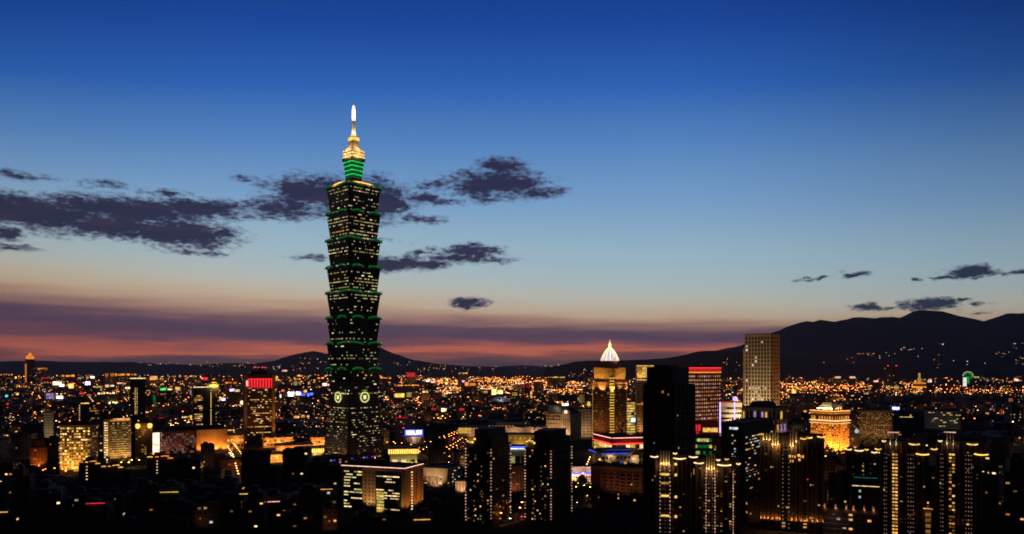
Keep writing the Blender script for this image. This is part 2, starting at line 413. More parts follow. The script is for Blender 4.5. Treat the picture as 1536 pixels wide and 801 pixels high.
# ================================================================== the supertall tower
d0 = 1100.0
TX = (530.5-768)*d0/F
T = Thing('supertall_tower', 'very tall dark pagoda-like tower with green ledge lights and white lit spire', 'tower', (TX, d0, 0), R(47), None, 60, 60, 508)
HERO.append(dict(xl=486, xr=576, yt=157, yb=690, d=d0, T=T, short='the supertall tower', X=TX, Y=d0, r=46))
def sq(h, n):   # square with saw-tooth corners
    return [(-h+n, -h), (h-n, -h), (h-n, -h+n*.5), (h-n*.5, -h+n*.5), (h-n*.5, -h+n), (h, -h+n), (h, h-n), (h-n*.5, h-n), (h-n*.5, h-n*.5), (h-n, h-n*.5), (h-n, h), (-h+n, h), (-h+n, h-n*.5), (-h+n*.5, h-n*.5), (-h+n*.5, h-n), (-h, h-n), (-h, -h+n), (-h+n*.5, -h+n), (-h+n*.5, -h+n*.5), (-h+n, -h+n*.5)]
tops = [284, 323, 363, 403, 441, 478, 516, 554, 592]
zt = [zat(y, d0) for y in tops]
h0, h1 = 23.7, 27.5
WCOL = [('pale', .5), ('pale', 1.0), ('ygreen', .3), ('yel', .4), ('pale', .3), ('ygreen', .6), ('warm', .3), ('ygreen', .2), ('cream', .18)]
em('green', .16, .3); em('green', .05, .3)
for k in range(8):
    zb, ztop = zt[k+1], zt[k]
    b = MB(); b.prism(sq(h0, 1.6), sq(h1, 1.6), zb+.01, ztop-1.6)
    mod = T.part('module', b, 'glass_green')
    s_ = MB(); s_.prism(sq(h1+.5, 1.6), sq(h1+1.2, 1.6), ztop-1.59, ztop)
    # floor spandrels wrapping each storey
    for q in range(1, 8):
        z = zb+(ztop-1.6-zb)*q/8; hh = h0+(h1-h0)*q/8
        s_.prism(sq(hh+.25, 1.6), sq(hh+.25, 1.6), z-.35, z+.35)
    T.part('floor_edge', s_, 'metal_dark', mod)
    rowp = [random.choice([.85, .65, .45, .25, .12, .05]) * [1.1, 1.1, .85, .9, .7, .6, .75, .75][k] for _ in range(8)]
    for fi in range(4):
        hm = h1
        fc = [(-hm+1.6, -hm, 1, 0, 2*hm-3.2), (hm, -hm+1.6, 0, 1, 2*hm-3.2), (hm-1.6, hm, -1, 0, 2*hm-3.2), (-hm, hm-1.6, 0, -1, 2*hm-3.2)][fi]
        if fi in (0, 3):
            pr = lambda z, zb=zb, ztop=ztop: -(h1-(h0+(h1-h0)*(z-zb)/(ztop-1.6-zb)))+.35
            dz = (ztop-1.9-zb-.3)/8
            for q in range(8):
                z = zb+.3+(q+.5)*dz; u = 1.0; c0 = random.choice(WCOL[:6])
                while u < fc[4]-1.4:
                    w = random.choice([1.1, 1.1, 1.6, 2.2, 3.3, 5]); w = min(w, fc[4]-1-u)
                    pp = rowp[q]*(1 if 6 < u < fc[4]*.92 else .6)
                    if random.random() < pp: T.put('window', fc, u+w/2, z, w*.88, dz*.33, em(*(c0 if random.random() < .6 else random.choice(WCOL))), pr(z+dz*.18))
                    u += w+.2
        # ledge lights: bowed green tubes, two to a face
        ox, oy, ux, uy, W = fc; Wt = 2*h1+2.4
        ox, oy = ox-ux*2.8+uy*1.35, oy-uy*2.8-ux*1.35
        odd = k % 2 == 0
        for (a, e) in ({0: ((.0, .43), (.57, .99)), 3: ((.01, .36), (.52, 1.0))}.get(fi, ((.0, .4), (.6, 1.))) if odd else {0: ((.10, .44), (.58, .99)), 3: ((.01, .33), (.53, .9))}.get(fi, ((.1, .4), (.6, .9)))):
            pts = []
            for q in range(11):
                t = q/10; u = (a+(e-a)*t)*Wt
                bow = .9+2.4*math.sin(math.pi*(.5-t*.5 if (odd and a == 0) else (t*.5 if (odd and e == 1.0) else t)))**.8
                pts.append((ox+ux*u, oy+uy*u, ztop-.6+bow))
            tb = MB(); tb.tube(pts, [.4]+[.7]*9+[.4], 6); T.part('ledge_light', tb, em('green', .15, .35), mod)
            tb = MB(); tb.tube([(x+uy*.25, y-ux*.25, z-1.6) for x, y, z in pts], .8, 6); T.part('ledge_rim', tb, em('green', .05, .3), mod)
# base shaft
b = MB(); zb = zt[8]
b.prism(sq(31.5, 1.6), sq(25.2, 1.6), 0, zb); shaft = T.part('base_shaft', b, 'glass_green')
s_ = MB()
for q in range(1, 24):
    z = zb*q/24; hh = 31.5+(25.6-31.5)*q/24; s_.prism(sq(hh+.2, 1.6), sq(hh+.2, 1.6), z-.3, z+.3)
T.part('floor_edge', s_, 'metal_dark', shaft)
for fi in (0, 3):
    hm = 25.6; fc = [(-hm+3, -hm, 1, 0, 2*hm-6), None, None, (-hm, hm-3, 0, -1, 2*hm-6)][fi]
    pr = lambda z: (31.5-5.9*z/zb)-25.6+.3
    T.runs(fc, 22, 6, zb-16, .34, WCOL, 1.8, .34, -2, fc[4]+2, .75, None, pr)
    ox, oy, ux, uy, W = fc; c = (ox+ux*W/2+uy*.9, oy+uy*W/2-ux*.9, zat(595, d0))
    def ring(r, dep=.0): return [(c[0]+ux*r*math.cos(a)+uy*dep, c[1]+uy*r*math.cos(a)-ux*dep, c[2]+r*math.sin(a)) for a in [2*math.pi*i/28 for i in range(29)]]
    coin = MB(); coin.tube(ring(6.8), 1.0, 6); cn_ = T.part('coin_ring', coin, em('ygreen', .9, .2))
    dk = MB(); k0 = len(dk.v); dk.v += ring(6.0, -.2)[:28]; dk.f.append(tuple(range(28))); dk.m.append(0); T.part('coin_disc', dk, em('green', .08, .3), cn_)
    sqb = MB(); q = [(c[0]+ux*u+uy*e, c[1]+uy*u-ux*e) for u, e in ((-2.1, .5), (2.1, .5), (2.1, -.15), (-2.1, -.15))]
    sqb.prism(q, q, c[2]-2.6, c[2]+2.6); T.part('coin_centre', sqb, em('ygreen', 1.5, .1), cn_)
# stepped crown
z = zt[0]
cw = MB(); cw.prism(sq(15.5, 1.6), sq(14.5, 1.6), z+.02, z+4); T.part('stepped_crown', cw, 'metal_dark')
T.part('stepped_crown', MB().prism(sq(12.8, 1.4), sq(11.8, 1.4), z+4.02, z+9), 'metal_dark')
T.part('stepped_crown', MB().prism(sq(9.4, 1), sq(8.3, 1), z+9.02, zat(268, d0)), 'metal_dark')
for a in range(4):
    for u in (-13, -8.5, -3, 3, 8.5, 13):
        x, y = [(u, -13.4), (13.4, u), (u, 13.4), (-13.4, u)][a]; T.part('crown_spike', MB().cbox(x, y, .8, .8, z+4.01, z+random.uniform(6, 9), 0, .2, .2), 'metal_dark')
rr_ = 22
for fi, (ox, oy, ux, uy) in enumerate(((-rr_, -rr_, 1, 0), (-rr_, rr_, 0, -1), (rr_, -rr_, 0, 1), (rr_, rr_, -1, 0))):
    pts = [(ox+ux*u*2*rr_, oy+uy*u*2*rr_, z+3.6+2.0*math.sin(math.pi*u)) for u in [i/8 for i in range(9)]]
    T.part('crown_ring_light', MB().tube(pts, 1.15, 6), em('orange', 1.5, .6)); T.part('crown_ring_core', MB().tube([(x+uy*.9, y-ux*.9, q+.2) for x, y, q in pts[1:-1]], .5, 6), em('yel', 1.8, .6))
    lamp(T, (ox*.9+ux*rr_*.9, oy*.9+uy*rr_*.9, z+7), 1300, 'orange', size=1)
zg0, zg1 = zat(268, d0), zat(243, d0)
drum = T.part('drum', MB().prism(sq(8.4, .8), sq(10.6, .8), zg0, zg1-.02), 'glass_green')
for q in range(4):
    zz = zg0+(zg1-zg0)*(q+.68)/4; hh = 8.4+2.2*(q+.68)/4
    T.part('green_band', MB().prism(sq(hh+.5, .8), sq(hh+.6, .8), zz-.7, zz+.7), em('green', .9, .5), drum)
    T.part('green_panel', MB().prism(sq(hh-.12, .8), sq(hh+.1, .8), zz-4.6, zz-.72), em('green', .10, .5), drum)
T.part('drum_ledge', MB().prism(sq(11.9, 1), sq(12.1, 1), zg1, zat(239, d0)), 'metal_dark')
zc = [zat(239, d0)+.02, zat(225.5, d0), zat(211.5, d0), zat(207, d0)]
tier = T.part('crown_tier', MB().prism(sq(10.9, .8), sq(10.3, .8), zc[0], zc[1]), 'wall_pale')
for r_ in range(3):
    zz = zc[0]+(zc[1]-zc[0])*(r_+.5)/3; hh = 10.95-.2*r_
    for (ox, oy, ux, uy) in ((-hh, -hh, 1, 0), (-hh, hh, 0, -1), (hh, -hh, 0, 1), (hh, hh, -1, 0)):
        for i in range(9):
            u = 2*hh*(i+.5)/9; T.put('crown_bulb', (ox, oy, ux, uy, 2*hh), u, zz, 1.25, 1.7, em(*random.choice([('cream', 1.3), ('cream', 2.2), ('yel', 1.3)])), .2, .5)
    T.part('tier_line', MB().prism(sq(hh+.25, .8), sq(hh+.25, .8), zz+1.45, zz+2.1), 'wall_gold', tier)
T.part('crown_tier', MB().prism(sq(6.8, .5), sq(4.7, .5), zc[1]+.02, zc[2]), 'wall_beige')
T.part('crown_collar', MB().prism(sq(5.8, .5), sq(6.0, .5), zc[2]+.02, zc[3]), em('yel', 1.2, .5))
for a in range(4):
    x, y = [(0, -12.5), (12.5, 0), (0, 12.5), (-12.5, 0)][a]
    lamp(T, (x, y, zc[1]+1), 3500, 'cream', size=.6); lamp(T, (x*1.35, y*1.35, zc[0]+2), 3500, 'yel', size=.6)
    x, y = [(0, -5.2), (5.2, 0), (0, 5.2), (-5.2, 0)][a]; lamp(T, (x, y, zc[3]+1.5), 15000, (1, .74, .4), 'SPOT', (0, 0, zc[3]+16), .4, 80)
T.part('spire', MB().lathe([(4.0, zc[3]+.02), (3.3, zc[3]+3), (2.7, zc[3]+8), (2.2, zc[3]+16), (2.1, zat(181.5, d0))], 14), 'wall_pale')
T.part('spire_glow_ring', MB().lathe([(3.6, zc[3]+2.6), (3.7, zc[3]+3.6), (3.0, zc[3]+6.5)], 12), em('cream', 1.6, .3))
T.part('mast_light', MB().lathe([(2.3, zat(181.5, d0)+.01), (2.45, zat(180.5, d0)), (2.35, zat(163, d0)), (1.7, zat(160, d0)), (.4, zat(157.5, d0))], 12), em('cream', 2.0, .2))
T.part('mast_core', MB().lathe([(2.5, zat(178, d0)), (2.5, zat(172, d0)), (2.45, zat(166, d0))], 12), em('white', 2.6, .2))
for (k, xx) in ((4, 1), (6, 1)):
    b = MB(); b.lathe([(.2, zt[k]+.6), (1.1, zt[k]+1.4), (.2, zt[k]+2.6)], 8, -h1-.6, -h1-.6); T.part('warning_light', b, em('red', 3, .1))
    for sx, sy in ((h1+.6, -h1-.6), (-h1-.6, h1+.6)):
        b = MB(); b.lathe([(.2, zt[k]+.4), (.8, zt[k]+1.2), (.2, zt[k]+2)], 8, sx, sy); T.part('warning_light', b, em('orange', 1.6, .1))
T.finish()
# low mall beside the tower with violet lit entrance
T = hero('shopping_mall', 'low dark mall block with violet lit entrance at the supertall tower foot', 'mall', 486, 566, 684, 1050, None, 30, 30, 700, 'the violet-lit mall')
slab_roof(T, 'wall_dark')
T.grid(T.face('F'), 18, 2, 4, T.H-2, .7, .5, .35, (('violet', .5), ('violet', .9), ('orange', .5), ('blue', .6)))
T.finish()
# ================================================================== landmark buildings
W_ = ('warm', 1.); C_ = ('cream', 1.)
def letters(T, fc, u0, u1, z0, z1, n, mat, proud=.5, seed=1, parent=None):
    """a row of blocky illegible characters, too small in the photo to read"""
    rnd = random.Random(seed); ox, oy, ux, uy, W = fc; b = MB(); dw = (u1-u0)/n; H = z1-z0
    def bx(a, c, e, f):
        q = [(ox+ux*s+uy*p, oy+uy*s-ux*p) for s, p in ((a, proud+.4), (c, proud+.4), (c, proud), (a, proud))]; b.prism(q, q, e, f)
    for i in range(n):
        a = u0+i*dw+dw*.14; c = u0+(i+1)*dw-dw*.14; t = (c-a)*.24
        bx(a, a+t, z0, z1)
        k = rnd.randrange(4)
        if k != 1: bx(a+t+.01, c, z1-H*.2, z1)
        if k in (0, 3): bx(c-t, c, z0, z1-H*.21)
        if k in (1, 2): bx(a+t+.01, c, z0, z0+H*.2)
        if k == 2: bx(a+t+.01, c-t*.5, z0+H*.42, z0+H*.6)
        if k == 3: bx(a+t+.01, c-t-.01, z0+H*.36, z0+H*.52)
    return T.part('lettering', b, mat, parent)

# --- office tower with the red sign
T = hero('office_tower', 'tall brown office tower with glowing red sign band and orange lit corner piers', 'office tower', 366, 413, 562, 1350, None, 4, 36, 660, 'the red-signed tower')
slab_roof(T, 'wall_brown'); H = T.H; fF = T.face('F')
piers(T, fF, 1, 0, H, 5, 1.2, 'wall_beige', 'corner_pier', 2.6, T.W-2.6)
T.runs(fF, 27, 8, H-22, .42, (('yel', .5), ('warm', .9), ('cream', 1.2), ('yel', .9), ('warm', .4)), 2.4, .4, 6.5, T.W-6.5, .8)
b = MB(); b.box(-T.W/2+3, T.W/2-3, -T.D/2-1.0, -T.D/2-.02, H-24, H-6); pn = T.part('sign_panel', b, em('red', .28, .25))
for i in range(8):
    u = 8+(T.W-14)*i/8; b = MB(); ox = -T.W/2+u; y = -T.D/2-1.1
    b.box(ox, ox+1.0, y-.5, y, H-22, H-8); b.box(ox+4, ox+5, y-.5, y, H-22, H-8); b.box(ox, ox+5, y-.5, y+.001, H-8, H-7)
    T.part('sign_glyph', b, em('red', 1.6, .2), pn)
b = MB(); b.box(-T.W/2+3.6, -T.W/2+6.8, -T.D/2-1.5, -T.D/2-1.02, H-20, H-10); T.part('sign_emblem', b, em('pink', 1.3, .2), pn)
b = MB(); b.cbox(0, 0, 26, 16, H+.2, H+7); b.cbox(4, 0, 12, 8, H+7.01, H+12); T.part('plant_room', b, 'wall_dark')
for x in (-9, -2, 5, 10): b = MB(); b.lathe([(.2, H+11), (1, H+12.5), (.2, H+14)], 8, x, -8.4); T.part('warning_light', b, em('red', 1.6, .1))
for x in (-1, 1): lamp(T, (x*(T.W/2-2), -T.D/2-30, 8), 34000, (1, .33, .07), 'SPOT', (x*(T.W/2-2.6), -T.D/2, 92), 1, 50)
lamp(T, (0, -T.D/2-46, 10), 16000, (1, .34, .12), 'SPOT', (0, -T.D/2, 70), 1, 90)
for x in (-1, 1): lamp(T, (x*(T.W/2-2), -T.D/2-9, 4), 22000, 'orange', 'SPOT', (x*(T.W/2-2.6), -T.D/2, 70), 1, 40)
T.finish()

# --- left group of lit offices
T = hero('office_building', 'broad yellow lit office block with many bright window rows', 'office building', 90, 147, 638, 960, 135, -28, None, 716, 'the yellow lit office block')
slab_roof(T, 'wall_beige'); H = T.H
T.grid(T.face('F'), 13, 16, 3, H-2, .72, .5, .62, (('yel', 1.1), ('yel', .5), ('cream', 1.8), ('warm', .8), ('yel', .3), ('yel', 2.2)))
T.grid(T.face('R'), 4, 16, 3, H-2, .6, .5, .3, (('yel', .5), ('warm', .4)))
b = MB(); b.cbox(3, 0, 22, 10, H+.2, H+5); T.part('plant_room', b, 'wall_dark')
for x in (-.35, 0, .3): lamp(T, (x*T.W, -T.D/2-14, 3), 14000, (1, .45, .06), 'SPOT', (x*T.W, -T.D/2, 18), 1, 90)
T.finish()
T = hero('hotel_tower', 'pale gold hotel slab with thin horizontal balcony lines and bright bead column on its edge', 'hotel', 155, 197, 629, 1055, None, 0, 20, 697, 'the pale gold hotel slab')
slab_roof(T, 'wall_beige'); H = T.H; fF = T.face('F')
for j in range(17): band(T, [fF], 4+(H-9)*j/17, 1.0, 'wall_pale', .9, 'balcony_slab', .24, .98)
T.grid(fF, 9, 17, 5, H-4, .8, .42, .62, (('yel', .25), ('warm', .25), ('yel', .4), ('cream', .7)), T.W*.24, T.W*.98)
T.grid(fF, 2, 17, 3, H-3, .75, .55, .95, (('cream', 1.1), ('cream', 1.7), ('yel', .9)), T.W*.03, T.W*.17)
band(T, [fF], H-1.2, 1.8, em('orange', .9, .6), .5, 'light_strip', .25, .95); band(T, [fF], H+.6, .9, em('cream', 1.2, .6), .5, 'light_strip', .35, .95)
for x in (-.1, .3): lamp(T, (x*T.W, -T.D/2-13, 2), 17000, (1, .52, .12), 'SPOT', (x*T.W, -T.D/2, 30), 1, 80)
T.finish()
T = hero('apartment_tower', 'slim brown tower with two golden crown lamps right of the pale gold hotel slab', 'tower', 203, 229, 635, 1090, None, 0, 20, 690, 'the two-lamp tower')
slab_roof(T, 'wall_brown'); H = T.H; fF = T.face('F')
T.grid(fF, 6, 14, 4, H-8, .6, .45, .22, (('yel', .4), ('warm', .25), ('orange', .4)))
for u in (.14, .84):
    b = MB(); b.lathe([(1.6, H-7), (3, H-5), (3.2, H-2), (2, H-.4), (.3, H)], 12, -T.W/2+u*T.W, -T.D/2-2.2); T.part('crown_lamp', b, em('yel', 1.5, .4))
band(T, [fF], H-4, 1.0, em('orange', .5, .5), .4)
lamp(T, (0, -T.D/2-6, H-10), 1500, 'yel')
T.finish()
T = hero('billboard_building', 'block with one tall glowing white and orange screen on its facade', 'billboard', 224, 241, 645, 1120, None, 0, 18, 686, 'the glowing screen')
slab_roof(T, 'wall_dark'); H = T.H; b = MB(); b.box(-T.W/2+.8, T.W/2-1.5, -T.D/2-.9, -T.D/2-.02, 6, H-4)
m, nt = newmat('screen'); N = nt.nodes.new; o_ = N('ShaderNodeOutputMaterial'); e_ = N('ShaderNodeEmission'); t_ = N('ShaderNodeTexCoord'); n_ = N('ShaderNodeTexNoise'); n_.inputs['Scale'].default_value = .12
r_ = N('ShaderNodeValToRGB'); r_.color_ramp.elements[0].color = (1, .45, .12, 1); r_.color_ramp.elements[1].color = (1, .85, .75, 1); r_.color_ramp.elements[0].position = .4; r_.color_ramp.elements[1].position = .6
nt.links.new(t_.outputs['Object'], n_.inputs[0]); nt.links.new(n_.outputs[0], r_.inputs[0]); nt.links.new(r_.outputs[0], e_.inputs[0]); e_.inputs[1].default_value = 1.7; nt.links.new(e_.outputs[0], o_.inputs[0]); m.cycles.emission_sampling = 'NONE'
T.part('screen', b, 'screen'); T.finish()
T = hero('shopping_centre', 'low shopping centre with pink and dark checker facade and orange lit end wall', 'shopping centre', 240, 342, 646, 1190, None, 6, 60, 690, 'the checker-fronted shopping centre')
slab_roof(T, 'wall_brown'); H = T.H; fF = T.face('F')
T.grid(fF, 17, 8, 2, H-3, .9, .8, .5, (('pink', .07), ('pink', .16), ('rose', .10)), 3, T.W*.53, None, lambda i, j: random.choice([('pink', .05), ('pink', .13), ('rose', .09), ('rose', .17)]) if (i//2+j+(i*j) % 3) % 2 else None)
b = MB(); b.box(T.W*.03, T.W/2, -T.D/2-2.5, -T.D/2-.01, 0, H+1); T.part('end_wall', b, 'wall_beige')
T.grid(fF, 3, 9, 2, H, .6, .5, .85, (('cream', .8), ('warm', 1.)), 0, 3)
b = MB(); b.cbox(0, 10, T.W*.8, 20, H+.2, H+5); T.part('plant_room', b, 'wall_dark')
for x, e in ((.08, 9000), (.2, 26000), (.33, 16000), (.45, 12000)): lamp(T, (x*T.W, -T.D/2-9, 3), e, 'orange', 'SPOT', (x*T.W, -T.D/2, 20), 1, 90)
for x in (-.4, -.2): lamp(T, (x*T.W, -T.D/2-10, 2), 4500, (1, .35, .25), 'SPOT', (x*T.W, -T.D/2, 20), 1, 90)
T.finish()

# --- dark towers behind on the left
T = hero('office_tower', 'dark slim tower with pale cream roof line and two lit bead columns', 'tower', 195, 218, 568, 1900, None, 0, 30, 640, 'the cream-roofed dark tower')
slab_roof(T, 'wall_black'); H = T.H; fF = T.face('F'); band(T, [fF], H+.9, 2.4, em('ygreen', 1.2, .5), 1)
T.grid(fF, 2, 22, H-88, H-22, .5, .5, .93, (('cream', 1.), ('warm', .8)), T.W*.28, T.W*.52)
T.grid(fF, 6, 20, 6, H-12, .6, .4, .04, (('warm', .5),)); T.finish()
T = hero('office_tower', 'dark tower with stacked lit office floors and a yellow and green lit crown', 'tower', 290, 329, 581, 1650, None, 5, 34, 650, 'the yellow-crowned dark tower')
slab_roof(T, 'wall_black'); H = T.H; fF = T.face('F'); band(T, [fF], H+.5, 1.6, em('cream', 1.4, .5), 1, 'light_strip', 0, .66)
cb = MB(); cb.box(T.W*.1, T.W*.46, -T.D/2+2, T.D/2-6, H+.2, H+6); cb.box(T.W*.2, T.W*.42, -T.D/2+5, T.D/2-9, H+6.01, H+11); T.part('crown', cb, 'wall_gold')
for x, c, e in ((.14, 'green', 3000), (.3, 'yel', 14000), (.42, 'yel', 9000)): lamp(T, (x*T.W, -T.D/2-4, H+1), e, c)
T.runs(fF, 16, 6, H-16, .62, (('warm', .45), ('yel', .7), ('cream', 1.), ('orange', .4)), 4, .5, T.W*.04, T.W*.36, .9)
T.grid(fF, 1, 34, 4, H-6, .5, .55, .97, (('warm', 1.1), ('cream', 1.)), T.W*.64, T.W*.72)
T.grid(fF, 2, 22, 4, H-10, .4, .4, .35, (('warm', .7), ('cream', .8)), T.W*.84, T.W); T.finish()
T = hero('hotel', 'low hotel block edged by a line of beads with orange lit bands', 'hotel', 118, 150, 604, 1500, None, 3, 26, 640, 'the bead-edged hotel')
slab_roof(T, 'wall_brown'); H = T.H; fF = T.face('F'); band(T, [fF], H-1, 2, em('warm', 1.2, .7), .5, 'light_strip', .1, .5); band(T, [fF], H-1.6, 2, em('orange', 1., .7), .5, 'light_strip', .85, 1)
T.grid(fF, 1, 13, 3, H-3, .5, .5, 1, (('cream', 1.2), ('warm', 1.)), 0, 3)
T.runs(fF, 12, 3, H-4, .4, (('orange', .3), ('warm', .5), ('yel', .3)), 4, .5, T.W*.5, T.W*.96); T.finish()
T = hero('skyscraper', 'far slender skyscraper with orange glowing top and one orange lit edge', 'skyscraper', 38, 52, 539, 5200, None, 0, 50, 572, 'the far orange-topped skyscraper')
slab_roof(T, 'wall_brown'); H = T.H; b = MB(); b.lathe([(24, H+.2), (25, H+18), (14, H+26), (10, H+36), (1, H+48)], 10); T.part('crown', b, em('orange', .9, .7))
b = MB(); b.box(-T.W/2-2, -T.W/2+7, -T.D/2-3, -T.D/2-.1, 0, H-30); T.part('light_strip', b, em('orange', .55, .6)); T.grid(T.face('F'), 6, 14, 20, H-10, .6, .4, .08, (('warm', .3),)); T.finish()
T = hero('tower_block', 'faint pale grey apartment slab with dim floor lines left of the yellow lit office block', 'apartment tower', 66, 80, 619, 1180, None, 0, 18, 662, 'the faint pale slab')
slab_roof(T, 'wall_pale'); H = T.H
T.grid(T.face('F'), 3, 15, 3, H-2, .8, .3, .02, (('warm', .3),)); lamp(T, (0, -T.D/2-30, 22), 11000, (1, .7, .35)); T.finish()
for (xl, xr, yt, d, lab, sh, rnd) in ((45, 71, 672, 1010, 'dim reddish brown block left of the yellow lit office block', 'the reddish block', 3), (74, 91, 660, 1040, 'dark narrow block with a bead column beside the yellow lit office block', 'the narrow bead block', 4)):
    T = hero('apartment_block', lab, 'apartment block', xl, xr, yt, d, None, 0, 20, 712, sh); slab_roof(T, 'wall_redbrick' if rnd == 3 else 'wall_dark')
    T.grid(T.face('F'), 5, 13, 2, T.H-2, .6, .45, .06, (('warm', .5),))
    if rnd == 4: T.grid(T.face('F'), 1, 12, 3, T.H-3, .5, .4, .7, (('cream', .8),), T.W-3, T.W)
    else: lamp(T, (0, -T.D/2-12, 4), 8000, 'orange', 'SPOT', (0, -T.D/2, 16), 1, 100)
    T.finish()

# --- orange lit hall roofs between the red-signed tower and the supertall
for (xl, xr, yt, d, lab, spots, H0) in (
    (318, 366, 653, 1260, 'low brown hall with orange glow under its roof edge', 2, 0), (395, 440, 656, 1290, 'long low hall with orange floodlit steps', 3, 0),
    (414, 470, 668, 1190, 'terraced low block with row of orange lit rooftop boxes', 3, 0), (400, 432, 682, 1085, 'stepped white terraces lit orange beside a dark tower', 3, 0), (322, 352, 645, 1330, 'square frame building outlined with a string of warm beads', 0, 0), (466, 488, 656, 1240, 'small orange lit cube building left of the supertall tower', 2, 0)):
    T = hero('hall', lab, 'hall', xl, xr, yt, d, None, 4, 34, 700, None); slab_roof(T, 'wall_beige' if spots else 'wall_dark'); H = T.H; fF = T.face('F')
    for q in range(spots+1):
        b = MB(); x = -T.W/2+T.W*(q+.5)/(spots+1); b.cbox(x, -T.D/4, T.W/(spots+2), 8, H+.2, H+3+q % 2*2); T.part('roof_box', b, 'wall_pale')
    for q in range(spots): lamp(T, (-T.W/2+T.W*(q+.5)/spots, -T.D/2-7, H*.6), 5600, (1, .33, .05), size=.6)
    if spots: T.grid(fF, 9, 2, 2, H*.8, .7, .5, .4, (('orange', .6), ('warm', 1.)))
    else:
        band(T, [fF], H-.5, 1.6, em('warm', 1.2, .6), .5)
        for (a, c) in ((0, 2.5), (T.W-2.5, T.W)): T.grid(fF, 1, 12, 1, H-1, .7, .6, .95, (('warm', 1.1), ('cream', .9)), a, c)
        T.grid(fF, 5, 4, 3, H-6, .6, .3, .3, (('cream', .8),), 4, T.W-4)
    T.finish()
# crowned low blocks either side of the supertall
for (xl, xr, yt, d, lab, sh) in ((440, 487, 671, 1150, 'olive walled block with golden arcade crown left of the supertall tower foot', 'the left golden-crowned block'), (582, 629, 671, 980, 'olive walled block with golden arcade crown right of the supertall tower foot', 'the right golden-crowned block')):
    T = hero('crowned_block', lab, 'building', xl, xr, yt, d, None, 0, 26, 700, sh); H = T.H; fF = T.face('F')
    b = MB(); b.cbox(0, 0, T.W*.86, T.D*.86, 0, H-10); T.part('wall', b, 'wall_pale')
    b = MB(); b.cbox(0, 0, T.W*.95, T.D*.95, H-9.99, H-8.6); b.cbox(0, 0, T.W, T.D, H-2.4, H-1.2); b.cbox(0, 0, T.W*.9, T.D*.9, H-1.19, H); b.cbox(0, 0, T.W*.8, T.D*.8, H-8.59, H-2.41); T.part('crown', b, 'wall_gold')
    for i in range(14):
        b = MB(); x = -T.W/2+T.W*(i+.5)/14; b.box(x-T.W*.022, x+T.W*.022, -T.D*.43, -T.D*.41, H-8.4, H-2.7); T.part('crown_light', b, em('yel', 2.0, .4))
    T.grid(T.face('F', T.W*.86, T.D*.86), 3, 2, 4, H-14, .5, .5, .3, (('cream', 1.),))
    for x in (-.3, .15, .4): lamp(T, (x*T.W, -T.D/2-6, H*.25), 2400, (1, .8, .2), size=.6)
    T.finish()

# --- blue lettered building
T = hero('office_building', 'pale ribbed block under a glowing blue and white roof sign', 'office building', 607, 636, 655, 1350, None, 5, 26, 672, 'the blue roof sign')
slab_roof(T, 'wall_pale'); H = T.H; fF = T.face('F'); piers(T, fF, 7, 0, H, 1.2, .6, 'wall_pale'); T.grid(fF, 7, 8, 2, H-3, .5, .6, .05, (('warm', .4),))
b = MB(); b.box(-T.W/2, T.W/2-1.6, -T.D/2+.2, -T.D/2+1.6, H+1.4, H+12.5); sg = T.part('sign_panel', b, em('blue', 1.3, .3, 'AUTO'))
letters(T, fF, 2.5, T.W-3.5, H+3.6, H+10.6, 8, em('white', 3.2, .1), -.1, 17, sg)
lamp(T, (0, -T.D/2-16, 6), 5200, (1, .6, .5), 'SPOT', (0, -T.D/2, 12), 1, 90); T.finish()

# --- white-lined L shaped office in front of the supertall
T = hero('office_complex', 'large beige office block outlined by a pale pink roof light line with glass bays', 'office building', 512, 635, 704, 690, 607, -30, None, 777, 'the pink-lined office block')
H = T.H; W, D = T.W, T.D; slab_roof(T, 'wall_beige'); fF, fR = T.face('F'), T.face('R')
band(T, [fF, fR], H+.8, .55, em('rose', 2.0, .3), .3, 'roof_light_line')
T.part('glass_bay', MB().box(-W/2+2, -W/2+W*.34, -D/2-.5, -D/2-.01, 2, H-2.5), 'glass_dark'); T.part('glass_bay', MB().box(-W/2+W*.55, W/2-W*.05, -D/2-.5, -D/2-.01, 2, H-5), 'glass_dark')
rows = 13
T.runs(fF, rows, 4, H-3, .55, (('cream', 1.3), ('ygreen', .9), ('cream', .7), ('ygreen', .4)), 4, .42, 3, W*.34, .85, None, lambda z: .6)
T.runs(fF, rows, 4, H-6, .6, (('cream', 1.4), ('ygreen', .9), ('cream', .8), ('ygreen', .5)), 4.5, .42, W*.56, W*.93, .9, None, lambda z: .6)
T.grid(fF, 1, 7, 2, H*.5, .8, .75, 1, (('yel', .8), ('yel', .6), ('ygreen', .6)), W*.56, W*.7, proud=.75)
T.grid(fF, 3, 10, 4, H-3, .35, .4, .0, (), W*.36, W*.54)
T.grid(fR, 2, 14, 3, H-3, .35, .35, .03, (('warm', .5),), D*.5, D); T.grid(fR, 1, 14, 3, H-3, .45, .5, .97, (('cream', 1.2), ('warm', 1.)), D*.28, D*.48)
T.part('plant_room', MB().cbox(-10, 2, 26, 10, H+.2, H+5), 'wall_dark')
for x, e in ((-.06, 17000), (.03, 10000), (.46, 7000)): lamp(T, (x*W, -D/2-8, 2), e*.36, (1, .5, .16), 'SPOT', (x*W, -D/2, H*.55), 1, 75)
for y in (.15, .6, .9): lamp(T, (W/2+9, -D/2+y*D, 2), 3600, 'orange', 'SPOT', (W/2, -D/2+y*D, H*.5), 1, 80)
T.finish()
T = hero('office_building', 'plain beige block with dark window grid right of the pink-lined office block', 'office building', 634, 690, 703, 850, 671, -25, None, 760, 'the plain beige block')
